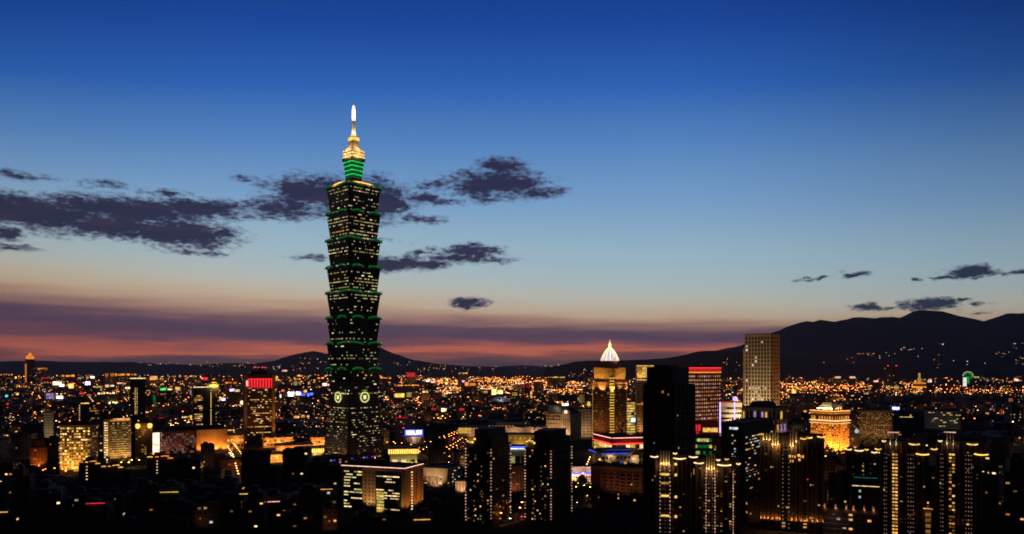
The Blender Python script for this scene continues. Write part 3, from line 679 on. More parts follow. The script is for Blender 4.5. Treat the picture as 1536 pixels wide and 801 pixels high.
slab_roof(T, 'wall_pale'); H = T.H; T.grid(T.face('F'), 5, 8, 3, H-9, .82, .6, .06, (('warm', .9), ('cream', .9)), T.W*.05, T.W*.8); T.grid(T.face('R'), 6, 10, 3, H-2, .6, .5, .1, (('cool', .8), ('cream', 1.)))
lamp(T, (0, -T.D/2-16, 3), 9500, (1, .55, .25), 'SPOT', (0, -T.D/2, 16), 1, 100); T.finish()
T = hero('office_building', 'small lit pinkish block behind the left dark twin tower', 'office building', 683, 702, 722, 800, None, 0, 22, 770, 'the small pinkish block')
slab_roof(T, 'wall_pale'); H = T.H; T.grid(T.face('F'), 4, 8, 3, H-2, .7, .4, .05, (('warm', .5),)); lamp(T, (0, -T.D/2-10, 4), 4500, (1, .5, .25), 'SPOT', (0, -T.D/2, 14), 1, 100); T.finish()

# --- twin dark apartment towers in the centre
def twin(xl, xr, yt, d, lab, sh, seed, xm, al, step):
    random.seed(seed)
    T = hero('apartment_tower', lab, 'apartment tower', xl, xr, yt, d, xm, al, None, 800, sh); W, D, H = T.W, T.D, T.H
    b = MB(); b.box(-W/2, W/2, -D/2, D/2, 0, H-14); b.box(-W*.18, W*.3, -D/2+1.5, D/2-1, H-13.99, H); b.box(-W*.42, -W*.2, -D/2+3, D/2-4, H-13.98, H-7); b.box(W*.32, W*.46, -D/2+1, D/2-3, H-13.97, H-6)
    T.part('wall', b, 'wall_dark')
    b = MB()
    for x in (-.3, -.12, .06, .24, .4): b.cbox(x*W, -D/2-.7, W*.07, 1.4, 0, H-15)
    T.part('bay', b, 'wall_brown')
    b = MB(); b.cbox(0, 0, W*.5, D*.5, H+.02, H+.5); [b.box(-W*.18+i*W*.12, -W*.18+i*W*.12+.5, -D/2+2, -D/2+2.5, H+.01, H+2.4) for i in range(5)]; b.box(-W*.2, W*.33, -D/2+1.9, -D/2+2.6, H+2.41, H+2.9); T.part('pergola', b, 'wall_beige')
    f, fs = T.face('F'), T.face('R' if al < 0 else 'L'); n = 24
    T.grid(f, 9, n, 3, H-15, .5, .45, .13, (('cream', .9), ('warm', .8), ('warm', .25), ('cream', .2), ('warm', 1.5), ('warm', .1), ('cream', .08), ('warm', .05)), 2, W-2, proud=1.5)
    T.grid(fs, 6, n, 3, H-15, .5, .45, .03, (('warm', .6), ('warm', .2)))
    for fc, us in ((f, (.025, .975)), (fs, (.96,) if al < 0 else (.04,))):
        for u in us:
            for j in range(n):
                if random.random() < .9: T.put('balcony_lamp', fc, u*fc[4], 4+(H-19)*(j+.5)/n, .95, .9, em('rose', random.choice([.3, .5, .8]), .3), .6, .7)
    for j in range(12): T.put('balcony_lamp', f, W*random.choice([.36, .64]), 4+(H-19)*(j*1.6+.5)/n, .6, .5, em('cream', .35, .3), 1.9, .5)
    for i in range(4): T.put('crown_lamp', f, W*(.06+.09*i), H-11+random.random()*3, 1.5, 1.5, em('yel', 1.3, .4), -1.5, 1)
    lamp(T, (-W*.3, -D/2+1, H-9), 500, 'yel'); T.finish(); return T
twin(698, 766, 645, 640, 'dark apartment tower with warm bead edges, left one of the twin pair', 'the left dark twin tower', 5, 738, -22, 0)
twin(787, 858, 648, 650, 'dark apartment tower with warm bead edges, right one of the twin pair', 'the right dark twin tower', 8, 828, -24, 0)
random.seed(21)
T = hero('apartment_block', 'dim narrow brown block in the gap between the twin dark towers', 'apartment block', 762, 790, 700, 800, None, 0, 20, 775, 'the narrow gap block'); slab_roof(T, 'wall_brown'); H = T.H
T.grid(T.face('F'), 5, 15, 3, H-2, .65, .45, .06, (('warm', .4),)); lamp(T, (-6, -T.D/2-10, 3), 4000, (1, .45, .2), 'SPOT', (0, -T.D/2, 18), 1, 100); T.finish()
T = hero('pavilion', 'small pale block with bright blue and white neon eave between the twin towers', 'pavilion', 765, 789, 671, 900, None, 0, 24, 694, 'the blue-eaved pavilion'); slab_roof(T, 'wall_pale'); H = T.H
band(T, [T.face('F')], H+.4, 1.5, em('blue', 2.2, .4), 1.2, 'neon_line'); band(T, [T.face('F')], H-1.6, .7, em('cool', 1.8, .4), 1.2, 'neon_line'); T.grid(T.face('F'), 3, 2, 3, H-8, .8, .7, .5, (('ygreen', .3), ('yel', .4)))
lamp(T, (0, -T.D/2-9, 4), 2500, (1, .7, .3)); T.finish()

# --- exhibition hall, station building
T = hero('exhibition_hall', 'long low exhibition hall with pinkish wall and a row of eave lamps', 'exhibition hall', 688, 832, 641, 1480, None, 3, 70, 668, 'the long exhibition hall'); slab_roof(T, 'wall_pale'); H = T.H; fF = T.face('F')
for j in range(3): band(T, [fF], H*.35+j*H*.17, .9, 'wall_brown', .5, 'ledge', .05, .5)
for i in range(8): T.put('eave_lamp', fF, T.W*(.32+.035*i), H+2.4, 1.4, 1.8, em('warm', 1.6, .3), .4, 1)
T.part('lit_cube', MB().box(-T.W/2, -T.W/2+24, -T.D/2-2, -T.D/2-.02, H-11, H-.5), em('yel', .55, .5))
T.part('upper_hall', MB().cbox(10, 0, T.W*.3, T.D*.4, H+.2, H+6), 'wall_pale')
for x, e in ((-.35, 5500), (-.15, 9000), (.08, 9000), (.3, 9000)): lamp(T, (x*T.W, -T.D/2-18, 3), e, (1, .5, .28), 'SPOT', (x*T.W, -T.D/2, 16), 1, 110)
T.finish()
T = hero('exhibition_hall', 'olive lit hall front with row of small round lamps below its roof edge', 'exhibition hall', 738, 822, 653, 1240, None, -6, 40, 678, 'the olive lit hall'); slab_roof(T, 'wall_gold'); H = T.H; fF = T.face('F')
for i in range(11): T.put('eave_lamp', fF, T.W*(.08+.085*i), H-4-i*.05, 1.3, 1.3, em('yel', 1.2, .3), .6, .8)
band(T, [fF], H+.5, 1, 'wall_pale', 1.6, 'eave')
for x in (-.35, 0, .35): lamp(T, (x*T.W, -T.D/2-12, 3), 5200, (1, .7, .18), 'SPOT', (x*T.W, -T.D/2, 14), 1, 110)
T.finish()
T = hero('department_store', 'beige building with tall rounded arch front, round lamp and small white roof sign', 'department store', 819, 872, 618, 1400, 856, -24, None, 672, 'the arch-fronted building'); W, D, H = T.W, T.D, T.H
slab_roof(T, 'wall_beige', H=H-4)
ab = MB(); aw = W*.3; cx = W/2-aw/2-1; pr = [(cx-aw/2, 0), (cx+aw/2, 0)]+[(cx+aw/2*math.cos(a), H-2+aw/2*math.sin(a)) for a in [math.pi*i/14 for i in range(15)]]
k = len(ab.v); n = len(pr); ab.v += [(x, -D/2-2.2, z) for x, z in pr]+[(x, -D/2-.02, z) for x, z in pr]; ab.f += [tuple(range(k, k+n)), tuple(range(k+2*n-1, k+n-1, -1))]+[(k+i, k+n+i, k+n+(i+1) % n, k+(i+1) % n) for i in range(n)]; ab.m += [0]*(n+2)
T.part('arch', ab, 'wall_pale')
b = MB(); b.lathe([(.5, -.3), (2.6, -.2), (2.8, .4), (2.2, .9)], 16); rl = T.part('round_lamp', b, em('rose', 2.6, .1)); rl.rotation_euler = (R(90), 0, 0); rl.location = (cx, -D/2-2.4, H)
for u in (-.28, 0, .28): T.part('arch_slot', MB().box(cx+u*aw-.8, cx+u*aw+.8, -D/2-2.5, -D/2-2.22, H*.22, H*.78), 'wall_brown')
st = MB()
for i in range(6): st.box(-W/2, W*.12-i*3, -D/2+3+i*2, D/2-2, H-3.98+i*2.2, H-1.8+i*2.2)
T.part('stepped_roof', st, 'wall_beige')
fF = T.face('F'); T.grid(fF, 5, 2, H-17, H-6, .8, .5, .2, (('yel', .4), ('warm', .8)), 1, W*.6); T.grid(fF, 7, 6, 3, H-20, .5, .5, .1, (('warm', .4),), 1, W*.6)
b = MB(); b.box(-4, 10, 0, 1, H+9.5, H+15); sp = T.part('sign_panel', b, 'metal_dark'); letters(T, (-4, 0, 1, 0, 14), .3, 13.7, H+10, H+14.6, 4, em('white', 3.4, .1), .1, 3, sp)
for x in (-.35, -.1, .2, .42): lamp(T, (x*W, -D/2-14, 3), 16000, (1, .55, .25), 'SPOT', (x*W, -D/2, 36), 1, 80)  # added lights, imitate even city glow on the arch front
lamp(T, (0, -D/2+2, H+9), 1800, (1, .9, .7)); T.finish()
T = hero('office_building', 'grey windowless block tucked right of the arch-fronted building', 'office building', 868, 889, 614, 1480, None, 0, 24, 668, 'the grey windowless block'); slab_roof(T, 'wall_beige'); lamp(T, (0, -T.D/2-18, 14), 9000, (1, .6, .3)); T.grid(T.face('F'), 4, 9, 3, T.H-2, .5, .4, .05, (('warm', .4),)); T.finish()

# --- golden tower with the glowing dome
T = hero('golden_tower', 'golden art deco tower with glowing white ribbed dome and lantern', 'tower', 889, 940, 573, 1250, 918, -26, None, 656, 'the dome tower'); W, D, H = T.W, T.D, T.H
slab_roof(T, 'wall_brown', parapet=.4); fF, fR = T.face('F'), T.face('R'); zz = lambda y: zat(y, 1250)
for (w, y0, y1) in ((.93, 573, 552), (.72, 552, 546)):
    T.part('setback', MB().cbox(0, 0, W*w, D*w, zz(y0)+.42, zz(y1)), 'wall_gold')
    for fc in (T.face('F', W*w, D*w), T.face('R', W*w, D*w)): piers(T, fc, 9, zz(y0)+.5, zz(y1)+.8, .9, .5, 'wall_gold', 'fin', 1, fc[4]-1)
sh = MB(); sh.prism([(W*.34*math.cos(a)*1.0, D*.34*math.sin(a)) for a in [math.pi*i/4+math.pi/8 for i in range(8)]], [(W*.33*math.cos(a), D*.33*math.sin(a)) for a in [math.pi*i/4+math.pi/8 for i in range(8)]], zz(546)+.01, zz(541)); T.part('drum', sh, 'wall_gold')
r0 = 13.2; zd = zz(541); hd = zz(520)-zd
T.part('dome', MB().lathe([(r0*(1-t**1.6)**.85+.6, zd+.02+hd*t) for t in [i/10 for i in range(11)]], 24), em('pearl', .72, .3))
for i in range(12):
    a = 2*math.pi*i/12; T.part('dome_rib', MB().tube([((r0*(1-t**1.6)**.85+.8)*math.cos(a), (r0*(1-t**1.6)**.85+.8)*math.sin(a), zd+.3+hd*t) for t in [j/10 for j in range(11)]], .7, 5), em('cream', 2.0, .15))
for i in range(8):
    a = 2*math.pi*i/8+.2; T.part('dome_arch', MB().cbox((r0+.9)*math.cos(a), (r0+.9)*math.sin(a), 3.4, 3.4, zd+.1, zd+5.5, 0, 1.6, 1.6), em('rose', .9, .4))
T.part('lantern', MB().lathe([(2.6, zz(521)), (2.6, zz(517)), (3.2, zz(516.6)), (1.6, zz(514)), (.5, zz(512)), (.15, zz(508))], 10), em('cream', 1.6, .3))
for x, y in ((-W/2-5, -D/2-5), (0, -D/2-6), (W/2+5, -D/2-5), (W/2+6, 0), (W/2+5, D/2)):
    lamp(T, (x, y, H-16), 42000, (1, .5, .09), 'SPOT', (x*.6, y*.6, H+22), 1, 100)
corner = [(W/2-1.4, -D/2-.7)]
T.part('corner_pier', MB().cbox(W/2, -D/2, 5, 5, 0, zz(556)), 'wall_gold')
for j in range(26):
    z = 6+(H+10-6)*j/26; T.part('corner_lamp', MB().cbox(W/2+.2, -D/2-.2, 5.6, 5.6, z, z+1.1), em('yel', 1.0, .3))
piers(T, fF, 12, 0, H, .7, .4, 'wall_brown'); piers(T, fR, 9, 0, H, .7, .4, 'wall_brown')
T.grid(fF, 12, 24, 4, H-3, .62, .5, .09, (('warm', .25), ('yel', .4), ('cream', .5), ('warm', .12)), 0, W-3); T.grid(fR, 9, 24, 4, H-3, .62, .5, .07, (('warm', .2), ('yel', .2)), 3, D)
for j in range(28): T.put('edge_lamp', fF, .2, 4+(H-6)*j/28, .9, .9, em('yel', 1.1, .3), .2, .8); T.put('edge_lamp', fR, D-.3, 4+(H-6)*j/28, .7, .7, em('warm', .6, .3), .2, .8)
for x in (-.4, 0, .4): lamp(T, (x*W, -D/2-22, 14), 20000, (1, .42, .09), 'SPOT', (x*W, -D/2, 60), 1, 80)
for y in (-.2, .3): lamp(T, (W/2+16, y*D, 14), 20000, (1, .42, .09), 'SPOT', (W/2, y*D, 60), 1, 80)
T.finish()
T = hero('department_store', 'low podium store with two red neon cornice lines and bright cream ground floor', 'department store', 891, 966, 658, 1160, 918, 22, None, 688, 'the red-neon podium'); W, D, H = T.W, T.D, T.H
slab_roof(T, 'wall_gold')
for fc in (T.face('F'), T.face('L')):
    T.part('red_band', (lambda b, fc=fc: b.prism([(fc[0]+fc[2]*fc[4]*t+fc[3]*e, fc[1]+fc[3]*fc[4]*t-fc[2]*e) for t, e in ((-.01, 1.4), (1.0, 1.4), (1.0, .02), (-.01, .02))], [(fc[0]+fc[2]*fc[4]*t+fc[3]*e, fc[1]+fc[3]*fc[4]*t-fc[2]*e) for t, e in ((-.01, 1.4), (1.0, 1.4), (1.0, .02), (-.01, .02))], H-8, H+1.5))(MB()), 'red_metal')
    band(T, [fc], H+.9, .9, em('pink', 2.2, .3, 'AUTO'), 1.9, 'neon_line'); band(T, [fc], H-7.6, .9, em('red', 3, .3, 'AUTO'), 1.9, 'neon_line')
    T.grid(fc, 7, 2, 2, H-9, .86, .8, .8, (('yel', 1.0), ('cream', 1.3), ('yel', .6)))
lamp(T, (0, -D/2-12, 5), 9000, (1, .7, .3)); lamp(T, (-W/2-8, 0, 5), 6000, (1, .7, .3)); T.finish()
T = hero('tower_block', 'tower with bright golden lit top storeys half hidden behind the black tower', 'tower', 955, 981, 549, 1330, None, 6, 26, 650, 'the gold-topped tower'); W, D, H = T.W, T.D, T.H; slab_roof(T, 'wall_beige'); fF = T.face('F')
T.grid(fF, 3, 6, H-20, H-2, .9, .8, 1, (('yel', 1.0), ('ygreen', .8), ('yel', .6)), W*.32, W*.9); band(T, [fF], H+.4, 1.4, em('yel', .9, .5), 1); band(T, [fF], H-24, 1.2, em('cream', .9, .5), 1); band(T, [fF], H-66, 1.2, em('orange', .8, .5), 1)
T.grid(fF, 5, 22, 5, H-28, .5, .4, .08, (('warm', .4),)); lamp(T, (-W*.3, -D/2-10, H-24), 9000, (1, .55, .12), 'SPOT', (-W*.3, -D/2, H-4), 1, 110); lamp(T, (-W*.3, -D/2-14, 10), 26000, (1, .5, .15), 'SPOT', (-W*.2, -D/2, 50), 1, 70); T.finish()
T = hero('office_building', 'bright yellow lit glass block beside the dome tower with pale green screen', 'office building', 936, 957, 602, 1420, None, 4, 24, 652, 'the yellow glass block'); slab_roof(T, 'wall_gold'); H = T.H; fF = T.face('F')
T.grid(fF, 8, 14, 3, H-1, .9, .72, .93, (('yel', .7), ('ygreen', .6), ('yel', 1.), ('yel', .4))); T.part('screen', MB().box(-1, T.W/2-.5, -T.D/2-.8, -T.D/2-.2, H*.46, H*.58), em('teal', 1.0, .4)); T.part('screen_core', MB().box(1, T.W/2-3, -T.D/2-.95, -T.D/2-.82, H*.48, H*.56), em('white', 1.8, .3)); T.finish()

# --- the black tower
T = hero('residential_tower', 'tall unlit black residential tower with a few lights, in front of the skyline', 'tower', 966, 1042, 551, 640, 1013, -30, None, 800, 'the black tower'); W, D, H = T.W, T.D, T.H
b = MB(); b.cbox(0, 0, W, D, 0, H-14); b.cbox(-1.5, 0, W*.82, D*.86, H-13.99, H); b.cbox(-3, 0, W*.5, D*.5, H+.01, H+2); T.part('wall', b, 'wall_black'); piers(T, T.face('F'), 6, 0, H-15, 1.0, .8, 'wall_dark'); piers(T, T.face('R'), 5, 0, H-15, 1.0, .8, 'wall_dark')
T.grid(T.face('F'), 12, 32, 4, H-16, .7, .5, .008, (('cool', .5), ('warm', .3))); T.grid(T.face('R'), 8, 32, 4, H-16, .7, .5, .012, (('warm', .5), ('cream', .4)))
for (f, u, zf, w, h, c) in (('F', .62, .845, 2.0, 2.4, ('warm', .25)), ('F', .80, .83, 1.2, 2, ('cream', .18)), ('R', .06, .70, 1, 1.2, ('teal', .8)), ('R', .45, .30, 1.6, 2.6, ('warm', 1.3)), ('R', .75, .31, 1.2, 4.0, ('yel', 1.2)), ('R', .9, .33, .8, 5.0, ('warm', .9)), ('F', .35, .52, 1, 1, ('cool', .3))):
    fc = T.face(f); T.put('window', fc, u*fc[4], zf*H, w, h, em(*c), 1.0)
T.finish()

# --- red topped hotel, white-violet store, tall lit tower, ornate block
T = hero('hotel', 'hotel slab with glowing red roof band and dense grid of rosy lit windows', 'hotel', 1029, 1081, 553, 1200, 1045, 52, None, 634, 'the red-roofed hotel'); W, D, H = T.W, T.D, T.H; slab_roof(T, 'wall_redbrick'); fF, fL = T.face('F'), T.face('L')
for fc in (fF, fL):
    band(T, [fc], H-1.4, 4.6, em('red', .5, .25, 'AUTO'), 1.2, 'roof_band'); band(T, [fc], H-5.8, 2.0, em('orange', 1.1, .3), 1.2, 'light_strip'); band(T, [fc], H+1.3, .7, em('red', 3, .2), 1.3, 'neon_line')
T.grid(fF, 11, 19, 8, H-9, .44, .46, .97, (('rose', .45), ('warm', .6), ('rose', .7), ('orange', .5), ('pink', .3)))
T.grid(fL, 8, 19, 8, H-9, .6, .5, .9, (('warm', .6), ('rose', .5)))
for x in (-.3, .25): lamp(T, (x*W, -D/2-20, 5), 15000, (1, .18, .08), 'SPOT', (x*W, -D/2, 50), 1, 80)
T.finish()
T = hero('department_store', 'small red lit block with pale lit floors at the foot of the red-roofed hotel', 'shop', 1040, 1078, 634, 1130, None, 5, 26, 660, 'the red shop block'); W, D, H = T.W, T.D, T.H; slab_roof(T, 'red_metal'); fF = T.face('F')
T.grid(fF, 1, 3, 4, H-3, .95, .42, 1, (('yel', 1.2), ('ygreen', .7), ('yel', .8)), W*.36, W*.98); letters(T, fF, W*.03, W*.3, 6, H-3, 2, em('red', .9, .3), .2, 9); lamp(T, (-W*.2, -D/2-9, 10), 2500, 'red'); T.finish()
T = hero('parking_garage', 'low greenish lit parking deck with striped open floors behind the foreground towers', 'parking garage', 1041, 1068, 655, 1000, None, 5, 26, 690, 'the green parking deck'); W, D, H = T.W, T.D, T.H; slab_roof(T, 'wall_pale'); fF = T.face('F')
for j in range(5): T.grid(fF, 6, 1, 3+j*(H-3)/5, 3+(j+.9)*(H-3)/5, .9, .55, .85, (('ygreen', .45), ('yel', .6), ('ygreen', .8), ('green', .12)))
T.finish()
T = hero('department_store', 'white store with violet neon edge columns and horizontal pale floor bands', 'department store', 1079, 1113, 604, 1180, None, 5, 26, 640, 'the violet-neon store'); W, D, H = T.W, T.D, T.H; slab_roof(T, 'wall_pale'); fF = T.face('F')
for j in range(9): band(T, [fF], 6+(H-9)*j/9, 1.4, 'wall_pale', .7, 'floor_band')
T.grid(fF, 9, 9, 3, H-4, .9, .4, .3, (('rose', .25), ('cream', .3), ('violet', .2)))
for u in (.03, .67): T.part('neon_column', MB().box(-W/2+u*W-.9, -W/2+u*W+.9, -D/2-1.7, -D/2-.72, H*.42, H+1), em('violet', 1.9, .2))
T.part('round_sign', MB().lathe([(.3, H+2), (3.4, H+3.5), (3.8, H+6), (2.5, H+9), (.3, H+9.6)], 12, -W/2+W*.7, -D/2), em('violet', 1.5, .3)); band(T, [fF], H+1.2, 1.6, em('red', .5, .5), .6, 'light_strip', .1, .6)
for x in (-.3, .2): lamp(T, (x*W, -D/2-14, 4), 7000, (1, .6, .62), 'SPOT', (x*W, -D/2, 25), 1, 100)
T.finish()
T = hero('skyscraper', 'tall beige lit skyscraper with vertical piers and mostly dark windows', 'skyscraper', 1118, 1168, 501, 1160, 1155, -32, None, 608, 'the tall beige tower'); W, D, H = T.W, T.D, T.H; slab_roof(T, 'wall_beige'); fF, fR = T.face('F'), T.face('R')
piers(T, fF, 8, 0, H+.8, 1.7, .9, 'wall_beige'); piers(T, fR, 3, 0, H+.8, 2.2, .9, 'wall_beige')
litp = {}
T.grid(fF, 8, 30, 6, H-3, .58, .66, 0, ())
T.grid(fF, 8, 30, 6, H-3, .5, .5, .1, (), 0, None, None, lambda i, j: (random.choice([('white', .45), ('ygreen', .5), ('white', .8)]) if random.random() < (.65 if (11 <= j <= 16 and 2 <= i <= 5) else .28 if (j % 4 == 0 and 1 <= i <= 6) else .05) else False), .14)
T.grid(fR, 3, 30, 6, H-3, .4, .45, .05, (('warm', .1),))
for x, e in ((-.45, 70000), (-.15, 60000), (.15, 60000), (.4, 60000)): lamp(T, (x*W, -D/2-38, 30), e*1.15, (1, .68, .33), 'SPOT', (x*W, -D/2, H*.62), 1, 90)  # added lights standing in for uniform city glow on the facade
for y in (-.2, .3): lamp(T, (W/2+26, y*D, 30), 36000, (1, .48, .14), 'SPOT', (W/2, y*D, H*.62), 1, 90)
T.part('side_wing', MB().box(-W/2-6, -W/2-.02, -D/2+3, D/2-2, 0, zat(523, 1160)), 'wall_beige'); T.finish()
T = hero('ornate_building', 'ornate pale building with blue lit balconies in front of the tall beige tower', 'building', 1113, 1180, 612, 1060, 1158, -25, None, 642, 'the blue-balconied ornate building'); W, D, H = T.W, T.D, T.H; slab_roof(T, 'wall_beige'); fF, fR = T.face('F'), T.face('R')
T.part('mansard', MB().cbox(-2, 0, W*.62, D*.7, H+.2, H+8, 0, W*.5, D*.5), 'roof_dark'); piers(T, fF, 8, 0, H, 1.3, .8, 'wall_pale'); piers(T, fR, 4, 0, H, 1.3, .8, 'wall_pale')
T.grid(fF, 8, 4, 3, H-2, .5, .6, .5, (('yel', .7), ('cream', .7), ('blue', .6), ('violet', .5), ('warm', .6)), proud=.2); T.grid(fR, 4, 4, 3, H-2, .5, .6, .5, (('yel', .7), ('violet', .4), ('warm', .6)), proud=.2)
band(T, [fF], H*.46, 2.2, em('blue', .55, .7), 1.0, 'neon_line', .56, .98); band(T, [fF], H*.5, 1.4, em('violet', .7, .7), 1.0, 'neon_line', .05, .5); band(T, [fF], H*.8, 2.6, em('blue', .25, .6), 1.0, 'neon_line', .62, .76)
for x in (-.35, .0, .35): lamp(T, (x*W, -D/2-8, H*.35), 3800, (1, .58, .2))
lamp(T, (W/2+7, 0, H*.4), 3500, (1, .5, .16)); T.finish()

# --- glowing gold hotel, wide office, right side
T = hero('grand_hotel', 'glowing orange gold hotel block with cornice lights and pale lit hipped roof', 'hotel', 1216, 1274, 616, 1150, 1251, -36, None, 692, 'the glowing gold hotel'); W, D, H = T.W, T.D, T.H; slab_roof(T, 'wall_gold'); fF, fR = T.face('F'), T.face('R'); zz = lambda y: zat(y, 1150)
for fc in (fF, fR):
    n = 9 if fc is fF else 7
    piers(T, fc, n, zz(634), zz(622), .8, .7, 'wall_gold', 'column', 1, fc[4]-1)
    T.grid(fc, n, 12, 3, zz(636), .5, .5, .6, (('warm', 1.0), ('yel', .9), ('orange', .7), ('orange', 1.2)))
    T.grid(fc, n, 1, zz(633), zz(624), .5, .8, .9, (('orange', .8), ('warm', 1.)))
    for (y, h, dep, c) in ((617, 1.3, 1.6, ('warm', 1.6)), (620.5, .8, 1.2, ('orange', .9)), (631.5, 1.2, 2.2, ('cream', 1.6)), (635.5, 1.0, 2.0, ('warm', 1.4))): band(T, [fc], zz(y), h, em(c[0], c[1], .4), dep, 'cornice_light', -.02, 1.02)
T.part('hip_roof', MB().cbox(0, 0, W*.66, D*.66, H+.2, H+4).cbox(0, 0, W*.6, D*.6, H+4.01, H+11, 0, W*.34, D*.34), 'wall_pale'); T.part('roof_box', MB().cbox(W*.36, D*.2, 6, 6, H+.2, H+9), 'wall_gold')
for x in (-.3, 0, .3): lamp(T, (x*W, -D*.44, H+2.0), 4200, (1, .85, .4))
lamp(T, (W*.42, 0, H+2), 1500, (1, .7, .3))
for x, e in ((-.4, 7000), (-.15, 8000), (.1, 8000), (.38, 22000)): lamp(T, (x*W, -D/2-6.5, 9.5), e*3.2, (1, .30, .03), 'SPOT', (x*W, -D/2, 34), 1, 90)
for y, e in ((-.4, 20000), (-.05, 9000), (.3, 9000)): lamp(T, (W/2+8, y*D, 4), e*5.5, (1, .25, .025), 'SPOT', (W/2, y*D, 26), 1, 90)
T.part('podium', MB().cbox(2, -D/2-9, W*.8, 14, 0, 8), 'wall_pale'); T.finish()
T = hero('office_building', 'wide dim brown office block with faint tight window grid right of the glowing gold hotel', 'office building', 1287, 1337, 616, 1300, None, 5, 30, 690, 'the wide dim office'); slab_roof(T, 'wall_brown'); W, D, H = T.W, T.D, T.H; fF = T.face('F')
piers(T, fF, 20, 0, H, .5, .4, 'wall_beige'); T.grid(fF, 20, 19, 4, H-3, .7, .55, .1, (), 0, None, 'glass_dark', lambda i, j: ((('warm', .3) if random.random() < .7 else None) if j in (6, 11, 15) and random.random() < .6 else (('yel', .12) if random.random() < .35 else None)))
for x in (-.35, 0, .35): lamp(T, (x*W, -D/2-26, 12), 7500, (1, .5, .2), 'SPOT', (x*W, -D/2, 40), 1, 100)  # added spots in place of the dim city glow
T.finish()
T = hero('office_building', 'narrow dim office block with a bluish lamp, between gold hotel and wide office', 'office building', 1272, 1289, 620, 1290, None, 5, 26, 690, 'the narrow dim office'); slab_roof(T, 'wall_brown'); W, D, H = T.W, T.D, T.H; fF = T.face('F')
T.grid(fF, 6, 17, 4, H-3, .7, .5, .2, (('yel', .15), ('warm', .2), ('cream', .4))); T.part('globe_lamp', MB().lathe([(.4, H*.42), (3, H*.44), (3.6, H*.48), (2, H*.53), (.2, H*.54)], 12, W/2-4, -D/2-1), em('cool', .55, .6)); lamp(T, (0, -D/2-22, 10), 7500, (1, .5, .2)); T.finish()
T = hero('office_building', 'dark flat block with a hazy blue and white rooftop sign at its corner', 'office building', 1338, 1368, 618, 1560, None, 5, 30, 660, 'the blue-white rooftop sign'); slab_roof(T, 'wall_dark'); W, D, H = T.W, T.D, T.H; fF = T.face('F')
b = MB(); b.box(-W/2, -W/2+W*.38, -D/2+.3, -D/2+1.6, H+4, H+10.5); b.box(-W/2+2, -W/2+2.6, -D/2+.5, -D/2+1.2, H, H+4); b.box(-W/2+9, -W/2+9.6, -D/2+.5, -D/2+1.2, H, H+4); s_ = T.part('sign_panel', b, em('blue', 2.0, .3, 'AUTO')); letters(T, fF, .4, W*.37, H+5, H+9.6, 5, em('white', 3.4, .1), -.2, 12, s_)
T.grid(fF, 9, 8, 3, H-3, .6, .45, .06, (('cool', .3), ('warm', .5))); T.finish()
for (xl, xr, yt, d, lab, sh, wl, lit, cols) in ((1340, 1372, 626, 1420, 'low dark block with one red roof lamp and a bright white roof line', 'the red-lamp block', 'wall_dark', .05, (('warm', .5),)),
    (1388, 1414, 616, 1700, 'pale slab with greenish lit window strips', 'the greenish slab', 'wall_grey', .18, (('ygreen', .35), ('cream', .5))), (1414, 1441, 617, 1690, 'grey violet slab with two lit rows at its right end', 'the grey violet slab', 'wall_grey', .12, (('ygreen', .4), ('cream', .6)))):
    T = hero('office_building', lab, 'office building', xl, xr, yt, d, None, 4, 24, 652, sh); slab_roof(T, wl); H = T.H; fF = T.face('F')
    T.runs(fF, 8, 3, H-2, lit, cols, 4, .45)
    if 'red' in lab: band(T, [fF], H+.7, .8, em('cream', 1.1, .6), .5, 'light_strip', .3, .9); T.part('roof_lamp', MB().lathe([(.3, H+1.3), (1.2, H+2.5), (.3, H+4)], 8, T.W*.3, -T.D/2+1), em('orange', 1.6, .2))
    else: lamp(T, (0, -T.D/2-24, 16), 1800, (.9, .7, .6))
    T.finish()

# --- blue neon mall and street-side store
T = hero('department_store', 'white curved mall front with blue neon waves and a pink lit pylon', 'mall', 855, 890, 702, 900, None, 10, 24, 742, 'the blue-neon mall'); W, D, H = T.W, T.D, T.H; slab_roof(T, 'wall_pale'); fF = T.face('F')
band(T, [fF], H*.62, 5.2, 'wall_pale', .5, 'sign_band'); pts = [(-W/2+1+(W*.48)*t, -D/2-.9, H*.62+math.sin(t*9)*1.0) for t in [i/20 for i in range(21)]]
T.part('neon_wave', MB().tube(pts, .7, 6), em('blue', 2.2, .3)); T.part('neon_wave', MB().tube([(W*.1+W*.36*t, -D/2-.9, H*.64+math.sin(t*7+1)*.9) for t in [i/20 for i in range(21)]], .7, 6), em('blue', 2.0, .3))
T.part('pylon', MB().box(W*.02, W*.09, -D/2-2, -D/2-.52, 0, H+2), em('pink', .55, .3)); band(T, [fF], H+.8, .9, em('rose', .9, .4), .8, 'light_strip'); T.grid(fF, 9, 2, 1.5, H*.42, .8, .7, .55, (('warm', .9), ('cream', 1.), ('orange', .7)))
for x in (-.35, .0, .35): lamp(T, (x*W, -D/2-10, 6), 2600, (1, .62, .5))
lamp(T, (-W*.3, -D/2-7, 4), 3200, (1, .6, .2)); T.finish()
T = hero('department_store', 'flat roofed store edged with blue neon eaves beside the red-neon podium', 'store', 884, 968, 680, 1030, 902, 20, None, 706, 'the blue-eaved store'); W, D, H = T.W, T.D, T.H; slab_roof(T, 'wall_grey'); fF, fL = T.face('F'), T.face('L')
T.part('canopy', MB().box(-W*.42, W*.28, -D/2+1, D*.3, H+.2, H+3.5), 'wall_grey'); band(T, [T.face('F', W*.7, D*.9, -W*.07)], H+3, 1.5, em('blue', .9, .4), -.5, 'neon_line', .1, .9); band(T, [fF, fL], H-.6, 1.2, em('blue', .8, .5), 1.2, 'neon_line', 0, .62)
